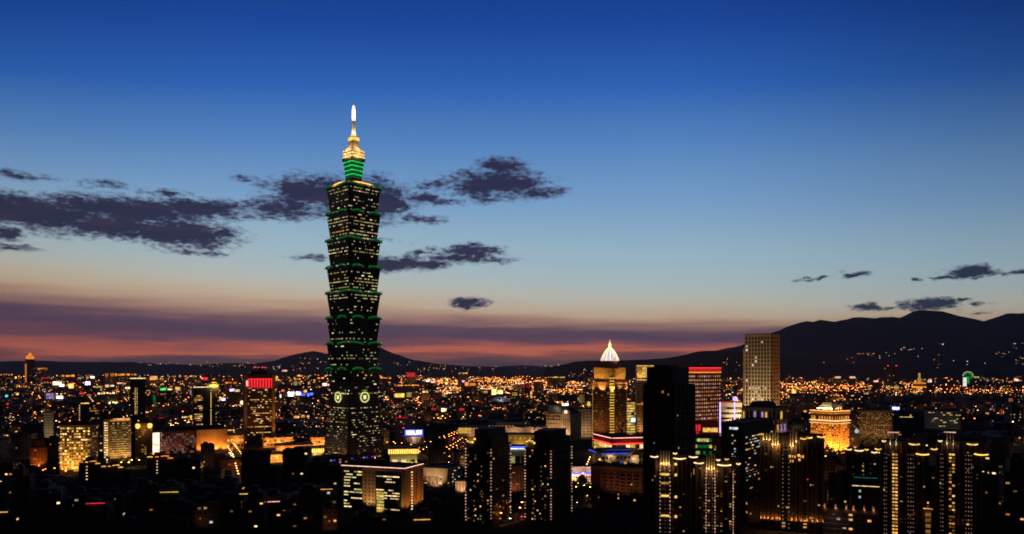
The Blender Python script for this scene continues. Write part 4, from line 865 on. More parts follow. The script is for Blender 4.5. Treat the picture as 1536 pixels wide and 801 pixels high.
T.part('lit_cube', MB().box(W*.2, W*.34, -D/2-2, -D/2-.02, 4, H-3), 'wall_pale'); T.grid(fF, 12, 2, 2, H-3, .7, .5, .35, (('warm', .6), ('blue', .4), ('rose', .6))); lamp(T, (W*.2, -D/2-7, H*.5), 2200, (1, .6, .3)); lamp(T, (-W*.3, -D/2-4, H*.7), 3000, (1, .6, .2)); lamp(T, (0, -D/2+1, H+6), 700, 'blue'); T.finish()

# --- wide dark block and brown apartments in front right of centre
T = hero('office_building', 'wide dark flat topped block behind the bead-lit apartment towers', 'office building', 1082, 1160, 636, 790, 1118, -18, None, 790, 'the wide dark block'); W, D, H = T.W, T.D, T.H; slab_roof(T, 'wall_dark'); fF, fR = T.face('F'), T.face('R')
T.grid(fF, 2, 22, 6, H-8, .7, .5, .4, (('cool', .25), ('cream', .5), ('cool', .5)), W*.42, W*.62); T.put('window', fF, W*.52, H-5, 9, 2.4, em('cool', .8, .5), .2); T.grid(fF, 8, 22, 6, H-6, .6, .4, .02, (('warm', .3),), 1, W*.4)
T.runs(fR, 20, 6, H-6, .22, (('cream', .9), ('cool', .5), ('warm', .6)), 4, .35); T.finish()
for (xl, xr, yt, d, lab, sh, sd) in ((886, 930, 700, 760, 'dim brown apartment block with balcony stacks below the blue-eaved store', 'the left brown block', 2), (928, 981, 703, 745, 'dim brown apartment block with a lit bead edge left of the black tower', 'the right brown block', 6)):
    random.seed(sd); T = hero('apartment_block', lab, 'apartment block', xl, xr, yt, d, None, -8, 22, 790, sh); W, D, H = T.W, T.D, T.H; slab_roof(T, 'wall_brown'); fF = T.face('F')
    for i in range(5):
        for j in range(int((H-6)/3.4)): T.part('balcony', MB().cbox(-W/2+W*(i+.5)/5, -D/2-.8, W*.12, 1.58, 3+j*3.4, 4+j*3.4), 'wall_redbrick')
    T.grid(fF, 10, int((H-5)/3.4), 3, H-2, .55, .45, .06, (('warm', .4), ('cream', .6), ('warm', .9)))
    T.part('water_tank', MB().cbox(-W*.2, 0, 7, 6, H+.2, H+4).cbox(W*.25, 1, 6, 5, H+.2, H+3.4), 'wall_brown')
    if sd == 6: T.grid(fF, 1, 20, 4, H-3, .5, .4, .7, (('warm', .5), ('cream', .5)), W-2.4, W)
    for x in (-.3, .25): lamp(T, (x*W, -D/2-16, 6), 2600, (1, .42, .18), 'SPOT', (x*W, -D/2, 34), 1, 100)
    T.finish()

# --- foreground apartment towers with gold fins and bead columns
def fin_tower(lab, sh, xl, xr, yt, d, xm, al, crown, beads, centre, seed, crowns, wall='wall_dark', lit=.03, rows=26):
    random.seed(seed); T = hero('apartment_tower', lab, 'apartment tower', xl, xr, yt, d, xm, al, 18, 801, sh); W, D, H = T.W, T.D, T.H
    slab_roof(T, wall); f = T.face('F')
    piers(T, f, 8, 0, H-1, .8, .6, 'wall_brown')
    if crown:   # golden uplit fins standing over the roof line
        for (a, e, n, hh) in crown:
            for i in range(n):
                x = -W/2+W*(a+(e-a)*(i+.5)/n); T.part('crown_fin', MB().cbox(x, -D/2-1.1, max(.7, W*(e-a)/n*.42), .9, H-hh*.62, H+hh*.38), 'wall_pale')
                lamp(T, (x, -D/2-3.0, H-hh*.68), 52*hh, (1, .6, .2), size=.25)
    for (a, e, dz, c) in crowns:      # short bright eave strips
        pts = [(-W/2+W*(a+(e-a)*t), -D/2-.9-1.2*math.sin(math.pi*t), H+dz-.5*math.sin(math.pi*t)) for t in [i/6 for i in range(7)]]
        T.part('eave_light', MB().tube(pts, .52, 6), em(*c))
    for (u, w, h, c, step) in beads:
        z = 3
        while z < H-8:
            T.put('bead_lamp', f, u*W, z, w, h, em(c[0], round(c[1]*random.choice([.3, .5, .6, .8]), 3), .2), .75, .5); z += step
    if centre:
        a, e, cols, p = centre; T.grid(f, 2, rows, 3, H-8, .8, .5, p, cols, a*W, e*W, proud=.9)
    T.grid(f, 9, rows, 3, H-6, .5, .45, lit*2.6+.03, (('warm', .8), ('cream', .5), ('warm', .2), ('warm', .1), ('cream', .1), ('orange', .08), ('warm', .05), ('cream', .05)), 1.5, W-1.5)
    lamp(T, (0, -D/2-34, 8), 520, (1, .32, .12), 'SPOT', (0, -D/2, H*.6), 1, 110)  # added fill light for orange street glow, no fixture of its own
    return T
EX = (('warm', 1.3), ('yel', .9), ('warm', .45), ('warm', .8))
T = fin_tower('apartment tower with golden crown fins and a double bead column, just under the black tower', 'the gold-finned tower under the black tower', 984, 1036, 684, 610, None, 0, [(.10, .42, 4, 11)], [(.115, .6, 1.1, ('rose', 1.1), 3.05), (.405, .6, 1.1, ('rose', 1.1), 3.05), (.26, .5, .5, ('rose', .3), 3.05), (.18, .4, .4, ('rose', .25), 3.05), (.34, .4, .4, ('rose', .25), 3.05)], None, 31, [(-.16, .06, -.5, ('cream', 1.5, .3)), (.5, .86, -1.5, ('cream', 1.7, .3)), (.5, .6, 2.4, ('cream', 1.2, .3)), (.95, 1.2, 0, ('cream', 1.3, .3))], 'wall_black')
for zf in (.91, .77, .50, .25, .66): T.put('window', T.face('F'), T.W*.26, zf*T.H, T.W*.24, 1.7, em('yel', 1.0 if zf != .66 else .3, .4), .95)
for zf in (.90, .765, .49, .245): T.put('window', T.face('F'), T.W*.57, zf*T.H, 1.9, 2.0, em('yel', 1.1, .3), .95)
T.finish()
T = fin_tower('apartment tower with golden crown fins, double bead column and a third bead line at right', 'the three-bead tower', 1044, 1108, 690, 610, None, 0, [(.22, .46, 4, 12)], [(.235, .6, 1.2, ('rose', 1.25), 2.5), (.445, .6, 1.2, ('rose', 1.25), 2.5), (.87, .6, 1.2, ('rose', 1.3), 2.2), (.30, .45, .45, ('rose', .3), 2.5), (.38, .45, .45, ('rose', .3), 2.5)], None, 32, [(-.05, .18, -2.5, ('cream', 1.5, .3)), (.5, .82, -3.5, ('cream', 1.7, .3)), (.48, .56, .4, ('cream', 1.2, .3)), (.68, .76, 1.2, ('yel', .8, .3)), (.95, 1.03, -2.2, ('cream', 1.2, .3))], 'wall_dark', .05); T.finish()
T = fin_tower('massive dark apartment tower with rows of golden crown fins and gold lit lower ribs', 'the massive gold-crowned tower', 1140, 1235, 654, 625, None, 0, [(.02, .18, 3, 6), (.18, .30, 3, 12), (.46, .54, 2, 13), (.54, .60, 1, 8)], [(.36, .55, .7, ('cream', .55), 3.3), (.455, .55, .7, ('cream', .5), 3.3)], (.34, .47, (('warm', .6), ('cream', .4), ('yel', .8)), .16), 33, [(.64, .74, -1.5, ('yel', 1.3, .4)), (.74, .82, -.6, ('yel', 1.3, .4)), (.9, 1.02, .3, ('yel', 1.4, .4)), (.0, .05, 1.2, ('yel', 1.2, .4))], 'wall_dark', .02)
W, D, H = T.W, T.D, T.H
for (u, zf, w) in ((.61, .80, 2), (.665, .79, 2.4), (.62, .755, 1.6), (.56, .785, 1.6), (.49, .79, 3.5), (.5, .74, 2.6)): T.put('window', T.face('F'), u*W, zf*H, w, 2, em('warm', 1.0, .4), .95)
T.part('ledge', MB().box(-W/2, W/2, -D/2-2.0, -D/2-.62, 8.2, 9.2), 'wall_black'); [T.part('rib', MB().cbox(-W/2+W*u, -D/2-1.05, .9, .8, 9.21, H-8), 'wall_brown') for u in (.01, .07, .13, .2, .27, .31, .5, .57, .66, .74, .82, .9, .99)]
for u in (.01, .07, .13, .2, .27, .31, .5, .57, .66, .74, .82, .9, .99): lamp(T, (-W/2+W*u, -D/2-2.2, 10.4), 300, (1, .42, .08), size=.25)
T.part('warning_light', MB().lathe([(.1, H*.55), (.5, H*.555), (.1, H*.56)], 8, W*.25, -D/2-1.4), em('red', 2, .1)); T.finish()
for (lab, sh, xl, xr, d, sd, cols) in (('dark apartment tower with bright stairwell window stack under a lit portal frame, left of two', 'the left portal tower', 1320, 1384, 600, 41, EX), ('dark apartment tower with patchy stairwell window stack under a lit portal frame, right of two', 'the right portal tower', 1404, 1472, 595, 42, EX+(('warm', .15), ('warm', .1)))):
    T = fin_tower(lab, sh, xl, xr, 664, d, None, 0, None, [(.1, .5, .5, ('rose', .55), 3.3), (.15, .5, .5, ('rose', .55), 3.3), (.66, .5, .5, ('rose', .6), 3.3), (.72, .5, .5, ('rose', .7), 3.3), (.78, .5, .5, ('rose', .5), 3.3)], (.28, .42, cols, .93 if sd == 41 else .8), sd, [(.68, .92, -.5, ('yel', 1.2, .3)), (.84, 1.14, -8, ('yel', 1.6, .3)), (-.12, .02, -5.5, ('yel', 1.3, .3)), (.05, .13, 1.0, ('cream', 1.1, .3))], 'wall_black', .012, 24)
    W, D, H = T.W, T.D, T.H
    T.part('portal_frame', MB().box(-W*.33, -W*.06, -D/2-1.2, -D/2+3, H+7.4, H+8.4).box(-W*.27, -W*.25, -D/2-1, -D/2+2, H-2, H+7.39).box(-W*.13, -W*.11, -D/2-1, -D/2+2, H-2, H+7.39).box(-W*.2, -W*.18, -D/2+1, -D/2+2, H+1, H+7.38), 'wall_pale')
    for x in (-.26, -.12): lamp(T, (x*W, -D/2-2.6, H-1.6), 260, (1, .68, .35), size=.25)
    T.part('portal_light', MB().box(-W*.33, -W*.06, -D/2-1.6, -D/2-1.21, H+7.6, H+8.2), em('rose', .8, .3)); T.finish()
T = fin_tower('lower dark apartment block with bright eave strips left of the portal towers', 'the eave-lit block', 1270, 1330, 676, 660, None, 0, None, [(.42, .6, .8, ('cream', .35), 3.2), (.16, .9, .8, ('warm', .35), 6.4)], None, 44, [(-.03, .12, .8, ('cream', 1.5, .3)), (.2, .42, .2, ('cream', 1.6, .3)), (.46, .54, 1.2, ('yel', 1.2, .3)), (.62, .76, -.8, ('cream', 1.5, .3)), (.8, .96, -1, ('cream', 1.5, .3)), (.18, .23, 3, ('warm', 1.3, .3))], 'wall_black', .02); T.finish()
T = hero('podium_building', 'dark podium roof with two long white lamp rows in front of the eave-lit block', 'podium', 1276, 1320, 718, 640, None, 3, 26, 800, 'the white-lamp podium'); slab_roof(T, 'wall_black'); W, D, H = T.W, T.D, T.H; fF = T.face('F')
band(T, [fF], H+.8, .3, em('teal', .25, .4), .3, 'light_strip', .1, .9); band(T, [fF], H-6.2, .55, em('cream', 1.1, .8), .3, 'light_strip', .05, .98); T.grid(fF, 8, 6, 3, H-8, .6, .4, .05, (('cool', .5), ('cream', .4))); T.finish()
T = hero('apartment_block', 'low dark block with pairs of orange lit roof turrets at the lower right', 'apartment block', 1234, 1318, 767, 600, None, 0, 20, 801, 'the turret block'); slab_roof(T, 'wall_dark'); W, D, H = T.W, T.D, T.H; fF = T.face('F')
for u in (.03, .23, .42, .55, .74, .9):
    x = -W/2+W*u; T.part('roof_turret', MB().cbox(x, -D/2+2, 1.8, 1.8, H+.2, H+4.6, 0, 1.2, 1.2), 'wall_pale'); lamp(T, (x+.4, -D/2-.6, H+1.2), 130, (1, .36, .14), size=.2)
for j in range(4): band(T, [fF], 3+j*4, .5, 'wall_grey', .8, 'balcony_slab', 0, .45)
T.grid(fF, 9, 5, 2, H-1, .6, .45, .08, (('warm', .9), ('cream', .5))); lamp(T, (-W*.3, -D/2-14, 14), 900, (1, .6, .45)); T.finish()
T = hero('clock_turret', 'small stepped turret with lit cap between the two portal towers', 'turret', 1385, 1399, 764, 590, None, 0, 6, 801, 'the lit-cap turret'); W, D, H = T.W, T.D, T.H
T.part('wall', MB().cbox(0, 0, W*.8, D*.8, 0, H-1).cbox(0, 0, W, D, H-.99, H), 'wall_brown'); T.part('cap', MB().cbox(0, 0, W*.5, D*.5, H+.01, H+4, 0, 1, 1), 'wall_pale'); T.part('cap_lamp', MB().lathe([(.1, H+4.01), (.6, H+4.6), (.1, H+5.4)], 8), em('warm', 2, .2)); band(T, [T.face('F')], H+.5, .5, em('warm', 1.3, .3), .3); T.grid(T.face('F', W*.8, D*.8), 1, 5, 1, H-2, .7, .6, .4, (('warm', .2),)); lamp(T, (0, -D/2-3, H-4), 130, (1, .5, .2)); T.finish()

# --- far landmarks
T = hero('ferris_arch', 'far bright green arched structure with a white base by the river', 'arch', 1443, 1461, 556, 5000, None, 0, 30, 574, 'the green arch'); W, H = T.W, T.H
H = zat(557, 5000)
for nm, rr, w, c in (('arch_rim', W*.42, 3, ('ygreen', .7, .4)), ('arch_disc', W*.31, 8, ('green', .22, .6))):
    T.part(nm, MB().tube([(rr*math.cos(a), 0, H-W*.46+rr*math.sin(a)) for a in [math.pi*(-.25+1.25*i/16) for i in range(17)]], w, 6), em(*c))
T.part('white_base', MB().box(-W*.42, -W*.12, -10, 10, 0, H-W*.6), em('white', .9, .4)); T.part('blue_panel', MB().box(-W*.12, W*.12, -8, 8, H*.3, H-W*.5), em('green', .35, .6)); T.part('side_roof', MB().box(W*.5, W*.95, -10, 10, H*.62, H*.70), em('ygreen', .5, .4)); T.part('leg', MB().box(W*.3, W*.42, -6, 6, 0, H-W*.5), 'metal_dark'); T.finish()
for (xl, xr, lab) in ((1326, 1338, 'far faint tower with red top lamp, left of a pair before the mountain'), (1339, 1350, 'far faint tower with red top lamp, right of a pair before the mountain')):
    T = hero('apartment_tower', lab, 'tower', xl, xr, 550, 4300, None, 0, 40, 575, None); slab_roof(T, 'wall_dark'); H = T.H; T.part('warning_light', MB().lathe([(.5, H+2), (4, H+6), (.5, H+10)], 8), em('red', 1.8, .2)); T.grid(T.face('F'), 5, 10, 4, H-3, .5, .4, .06, (('ygreen', .4),)); T.part('lit_foot', MB().cbox(0, -T.D/2-5, 22, 8, 0, 34), em('yel', .4, .7)); T.finish()
T = hero('temple_tower', 'far small bright gold tower with tiered top among orange lamps', 'tower', 1374, 1384, 562, 4700, None, 0, 30, 580, None); H = T.H; W = T.W
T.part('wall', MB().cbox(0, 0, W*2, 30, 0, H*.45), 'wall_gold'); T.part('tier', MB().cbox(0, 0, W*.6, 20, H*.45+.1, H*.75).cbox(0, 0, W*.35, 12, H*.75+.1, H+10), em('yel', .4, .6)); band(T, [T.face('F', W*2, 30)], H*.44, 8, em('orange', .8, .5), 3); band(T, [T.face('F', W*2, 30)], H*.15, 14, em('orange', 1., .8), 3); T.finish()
# ================================================================== foreground blocks seen one by one in the photo
random.seed(77)
def block(T, wall, kind, lit, cols, rows=None, cols_n=None, dark=True):
    W, D, H = T.W, T.D, T.H; b = MB()
    if kind == 0: slab_roof(T, wall)
    elif kind == 1:      # set-back top
        b.cbox(0, 0, W, D, 0, H*.82); b.cbox(W*.08, 0, W*.7, D*.75, H*.8201, H); T.part('wall', b, wall); T.part('roof', MB().cbox(W*.08, 0, W*.6, D*.6, H+.01, H+.4), 'roof_dark')
    else:                # two joined wings of unequal height
        b.box(-W/2, W*.08, -D/2, D/2, 0, H); b.box(W*.08, W/2, -D/2+1.5, D/2, 0, H*.88); T.part('wall', b, wall); T.part('roof', MB().box(-W/2+.5, W*.06, -D/2+.5, D/2-.5, H+.01, H+.6), 'roof_dark')
    t = MB(); x = random.uniform(-.25, .1)*W; top = H+(.2 if kind == 0 else .62)
    t.cbox(x if kind != 2 else -W*.2, 0, min(W*.34, 8), min(D*.4, 7), top, top+random.uniform(2.5, 5))
    T.part('roof_house', t, wall)
    if random.random() < .6:
        t = MB(); t.lathe([(1.5, top), (1.5, top+2.4), (.4, top+2.9)], 10, (x+W*.22 if kind != 2 else -W*.36), -D*.2); T.part('water_tank', t, 'metal_pale')
    n = rows or max(2, int(H*.82/3.4)); m = cols_n or max(3, int(W/4.2)); hh = H*(.8 if kind == 1 else .86 if kind == 2 else .96)
    T.grid(T.face('F'), m, n, 2.5, hh, .55, .45, lit, cols, dark='glass_dark' if dark else None, proud=.1)
    sf = 'L' if T.loc.x > 0 else 'R'
    T.grid(T.face(sf), max(2, m//2), n, 2.5, hh, .5, .42, lit*.6, cols, dark='glass_dark' if dark else None, proud=.1 if kind != 2 else .12)
CW = (('warm', .15), ('cream', .1), ('warm', .6), ('cream', .8), ('warm', 1.2), ('cream', .3), ('warm', .2), ('cool', .5), ('yel', .5), ('orange', .4), ('cream', 1.6))
for (xl, xr, yt, d, lab, lit, ex) in (
    (362, 406, 680, 800, 'dark square apartment tower with warm lit eave at its foot, left of the supertall tower', .02, 'eave'),
    (424, 462, 676, 880, 'dark apartment tower with a cluster of white lit windows below the golden arcade', .1, None),
    (118, 152, 694, 800, 'dark apartment tower with red lit eaves and one column of white lights', .01, 'col'),
    (152, 186, 700, 790, 'dark apartment tower with a few paired white lights below the pale gold hotel', .02, 'eave2'),
    (221, 262, 686, 850, 'dark apartment tower with golden roof lamps and white light column under the glowing screen', .02, 'col'),
    (262, 300, 692, 860, 'dark brown apartment tower in front of the checker-fronted shopping centre', .015, None),
    (306, 322, 668, 980, 'narrow olive slab beside the checker-fronted shopping centre', .03, 'wash'),
    (330, 364, 690, 1000, 'brown apartment row along the orange lit street', .12, 'wash'),
    (462, 512, 694, 830, 'dark office block in the shade left of the pink-lined office block', .03, None),
    (286, 330, 757, 640, 'dim reddish low block at the lower left with few windows', .08, 'wash'),
    (20, 44, 706, 700, 'dark apartment tower at the lower left edge', .01, None),
    (48, 92, 744, 640, 'dark apartment block with scattered warm windows at the lower left', .10, None),
    (196, 240, 728, 660, 'dark apartment block with two orange entrance lamps at the lower left', .06, None),
    (430, 470, 772, 630, 'dark block with a cluster of warm windows at the bottom left of centre', .25, None),
    (484, 506, 764, 630, 'narrow block with dim stacked balconies at the bottom left of centre', .06, 'wash'),
    (1476, 1506, 664, 700, 'dark tower with dotted white windows right of the portal towers', .05, None),
    (1506, 1550, 690, 640, 'dark tower at the right edge of the view', .02, None),
    (1062, 1082, 740, 700, 'low brown block between the bead-lit towers', .15, 'wash'),
    (1122, 1142, 752, 660, 'low reddish block beside the massive gold-crowned tower', .2, 'wash')):
    T = hero('apartment_block', lab, 'apartment block', xl, xr, yt, d, None, random.choice([-14, 0, 12]), 20, min(801, HZ+HC*F/d), None)
    block(T, random.choice(['wall_dark', 'wall_brown', 'wall_dark', 'wall_redbrick']), 0 if ex else random.choice([0, 1, 2]), lit, CW)
    fF = T.face('F'); W, D, H = T.W, T.D, T.H
    if ex == 'eave': T.part('eave_light', MB().tube([(-W*.15+W*.55*t, -D/2-2-.8*math.sin(3.14*t), zat(754, d)-.6*math.sin(3.14*t)) for t in [i/6 for i in range(7)]], .45, 6), em('yel', 1.5, .3)); T.part('portal', MB().cbox(-W*.02, -D/2-1.2, 3, 2.3, 0, zat(756, d)), 'wall_pale'); T.put('window', fF, W*.56, zat(757, d), 3, 3.4, em('orange', 1.2, .3), 2.5); T.put('window', fF, W*.82, zat(757, d), 3, 3, em('orange', .8, .3), .3)
    if ex in ('eave2', 'col'):
        for (a, e, dz) in ((0, .2, .6), (.3, .42, .5), (.5, .8, 1.2), (.75, .95, -1.2)):
            T.part('eave_light', MB().tube([(-W/2+W*(a+(e-a)*t), -D/2-.8, H+dz+.4*math.sin(3.14*t)) for t in (0, .33, .66, 1)], .5, 6), em(random.choice(['orange', 'yel', 'warm']), 1.1, .5))
    if ex == 'col':
        for j in range(9):
            if j not in (5, 6, 7): T.put('stair_window', fF, W*.36, H-4-j*3.3, 1.5, 1.0, em('cream', 1.1, .3), .2)
    if ex == 'wash': lamp(T, (random.uniform(-.2, .2)*W, -D/2-12, 5), 420, (1, .42, .16), 'SPOT', (0, -D/2, H*.5), 1, 110)
    T.finish()

# ================================================================== bright signs and lit roofs farther out, each on its own block
ORD = ['nearest', 'second', 'third', 'fourth', 'fifth', 'sixth', 'seventh', 'eighth', 'ninth', 'tenth', 'eleventh', 'twelfth', 'thirteenth', 'fourteenth', 'fifteenth', 'sixteenth', 'seventeenth', 'eighteenth', 'nineteenth', 'twentieth', 'twenty first', 'twenty second', 'twenty third', 'twenty fourth', 'twenty fifth', 'twenty sixth']
PEND = []      # (thing, description, px, d)
SPOTS = [(86,596,10,4.5,'white',5),(90,578,7,4,'white',4),(83,575,13,6,'cream',3),(104,579,8,8,'warm',3),(129,575,8,6,'violet',4.5),(137,566,6,3.5,'white',3),(71,594,11,9,'violet',.5),(120,590,8,2.6,'red',1.6),(157,590,24,3,'cream',2),(167,604,12,4,'ygreen',2),(143,581,6,3,'green',.5),(67,567,12,4,'red',.9),(102,564,20,4,'orange',1.1),(61,553,13,3,'orange',1),(8,562,18,2.5,'orange',1),(165,562,16,6,'orange',.8),(190,562,22,3,'orange',1.2),(6,594,4,4,'teal',1.6),(162,579,12,5,'cream',1.6),(190,582,9,3.5,'cream',1.8),(22,591,4,4,'warm',1.8),
 (6,606,3,4,'red',1),(242,584,9,3.5,'green',1.6),(252,584,7,2.6,'cream',1.6),(236,591,4,5,'red',1.3),(228,600,6,18,'green',.12),(248,591,18,3,'yel',.6),(265,583,8,6,'warm',1.1),(229,567,12,7,'warm',1.1),(306,568,9,4.5,'red',1.4),(333,599,6,4.5,'violet',3),(346,585,8,4.5,'violet',2.4),(354,586,8,4,'ygreen',.8),(362,604,7,5.5,'cream',3.5),(345,574,16,4,'orange',1),(275,626,10,3,'cream',1.3),(284,625,6,4,'yel',1),
 (421,594,7,6,'white',1.3),(435,591,11,8,'white',2.6),(446,590,9,7,'violet',3),(461,592,20,6.5,'blue',2.2),(456,587,6,4,'yel',1.6),(488,577,10,5,'pink',2.2),(442,575,6,7,'ygreen',.3),(481,567,10,3,'orange',1.1),(452,625,26,5,'warm',.9),(426,556,8,3,'pink',1),(424,586,3,3,'red',2),
 (578,567,16,3,'orange',1.2),(616,562,14,7,'red',.7),(610,578,36,2.4,'orange',1.1),(598,593,18,7,'yel',1.2),(613,592,9,8,'ygreen',.35),(641,571,6,3.6,'white',1.8),(649,573,8,3,'pink',1.5),(665,615,9,6,'cream',2.6),(650,614,8,3.6,'red',.6),(692,614,9,3.6,'red',.6),(706,576,18,6,'orange',.9),(695,572,5,3,'violet',2),(704,572,4,3,'pink',2),(638,588,10,3.6,'cream',.9),(656,587,9,3,'rose',.5),(741,588,9,10,'ygreen',1.5),(732,583,16,2.6,'cream',.8),(750,588,9,7,'ygreen',2),(728,588,7,4,'warm',.8),
 (797,592,3,12,'warm',1.3),(780,575,13,2.8,'pink',2),(772,591,9,6,'yel',.3),(836,604,16,4.5,'orange',1),(835,566,26,2.4,'yel',.8),(808,571,12,3,'warm',1),(789,579,14,4,'red',.7),(661,632,8,4,'cream',1.6),(658,627,5,2,'cool',1.3),(655,622,4,3,'warm',1.3),(695,560,14,2.5,'cream',.9),
 (1193,587,8,7,'yel',1.4),(1181,616,11,2,'warm',1.1),(1198,632,7,6,'orange',.9),(1211,617,5,3,'warm',1),(1258,566,9,3,'cream',1),(1280,566,9,3,'cream',1.1),(1397,572,6,4,'white',1.5),(1527,570,6,4,'rose',1.6),(1316,572,8,3,'rose',1.2),(1302,590,7,3,'cream',.6),(1438,625,8,2.6,'cream',.9),(1467,640,9,3,'cool',.5),(1486,620,5,3,'warm',.6),(1330,632,9,3,'red',.4),(1520,600,6,6,'orange',.3),(873,598,10,14,'yel',.15),(884,606,5,8,'yel',1.2),(926,588,5,3,'blue',1.2),(1009,580,8,3,'orange',1.3)]
SCOL = dict(white='white', cream='cream', warm='warm yellow', violet='violet white', red='red', ygreen='pale green', green='green', orange='orange', teal='turquoise', yel='yellow', pink='pink', blue='blue', cool='cold white', rose='rosy')
random.seed(5)
for (px, py, w, h, c, s) in SPOTS:
    d = 5000 if py < 570 else 3600 if py < 584 else 2700 if py < 605 else 1950
    k = d/F; zt_ = HC-(py-h/2-HZ)*k; X = (px-768)*k; ww, hh = w*k, h*k
    T = Thing('sign_block', '', 'building', (X, d+14, 0), -math.atan(X/d), 'city blocks with one bright sign or lit top', ww+10, 24, zt_)
    W, D = T.W, T.D; hb = zt_-hh-1 if s > 1.2 or hh < 12 else zt_+2
    slab_roof(T, random.choice(['wall_dark', 'wall_brown', 'wall_grey']), H=max(3, hb))
    y0 = -D/2+.5 if hb < zt_-hh else -D/2-1.0
    em_ = em(c, s*.9, .85, 'NONE', .11)
    if w > 9 and h < 7 and s < 2.3:      # a row of separate lamps, windows or letters
        u = -ww/2
        while u < ww/2-hh*.3:
            q = min(hh*random.uniform(.4, 1.6), ww/2-u); g_ = random.uniform(.3, 1)
            T.part('sign_panel', MB().box(u, u+q, y0, y0+.9, zt_-hh*random.uniform(.6, 1), zt_-hh*random.uniform(0, .3)), em(c, round(s*random.choice([.5, .9, 1.4]), 2), .7)); u += q+hh*random.uniform(.1, .7)
    else: T.part('sign_panel', MB().box(-ww/2*.85, ww/2*.85, y0, y0+.9, zt_-hh*.92, zt_-hh*.08), em_)
    if hb < zt_-hh: T.part('sign_support', MB().box(-ww*.42, ww*.42, y0+.2, y0+.7, hb-.5, zt_-hh-.01), 'metal_dark')
    T.grid(T.face('F'), max(3, int(W/8)), max(2, int(hb/6)), 2, hb-2, .5, .4, .12, (('warm', .5), ('cream', .6), ('orange', .4), ('yel', .3)), dark=None)
    size = 'wide' if w > 2.8*h else 'tall narrow' if h > 1.3*w else 'small' if w < 7 else 'large'
    PEND.append((T, 'far block with %s %s glowing panel' % (size, SCOL[c]), px, d)); T.finish()
# grey domed sports arena
T = hero('arena', 'far grey domed arena below the pale green lit hall', 'arena', 737, 766, 596, 2500, None, 0, 60, 606, 'the grey dome'); W, H = T.W, T.H
T.part('wall', MB().lathe([(W/2, 0), (W/2, H*.62)], 28), 'wall_dark'); T.part('dome', MB().lathe([(W/2+1, H*.625), (W*.46, H*.78), (W*.33, H*.92), (W*.15, H*.99), (.3, H)], 28), 'metal_pale'); lamp(T, (0, -W*.7, H+20), 16000, (.7, .8, 1)); T.finish()

# ================================================================== ordinary blocks between the landmarks, each one a thing
placed = [(h['X'], h['Y'], h['r']) for h in HERO]
for (T, _, px, d) in PEND: placed.append((T.loc.x, T.loc.y, T.W*.5))
def ylimit(pl, pr, d):
    lim = HZ+3
    for h in HERO:
        if h['d'] > d-20 and h['xr'] > pl+1 and h['xl'] < pr-1: lim = max(lim, h['yb']-2)
    for (a, b, yb, dd) in ((56, 112, 721, 900), (184, 217, 709, 950), (338, 368, 724, 890), (1228, 1248, 764, 700), (866, 894, 758, 730), (738, 794, 789, 640)):
        if dd > d and pr > a and pl < b: lim = max(lim, yb)
    for (px, py, w, hh, c, s) in SPOTS:
        dd = 5000 if py < 570 else 3600 if py < 584 else 2700 if py < 605 else 1950
        if dd > d and px+w/2 > pl and px-w/2 < pr: lim = max(lim, py+hh/2+1)
    return lim
def free(x, y, r, slack=1.0):
    return all((x-a)**2+(y-b)**2 > ((r+c)*slack)**2 for a, b, c in placed)
random.seed(31)
cnt = 0; tries = 0
GR = R(11)
bands = [(618, 760, 62, (14, 42)), (760, 1000, 62, (14, 44)), (1000, 1350, 52, (12, 40)), (1350, 1900, 44, (14, 46))]
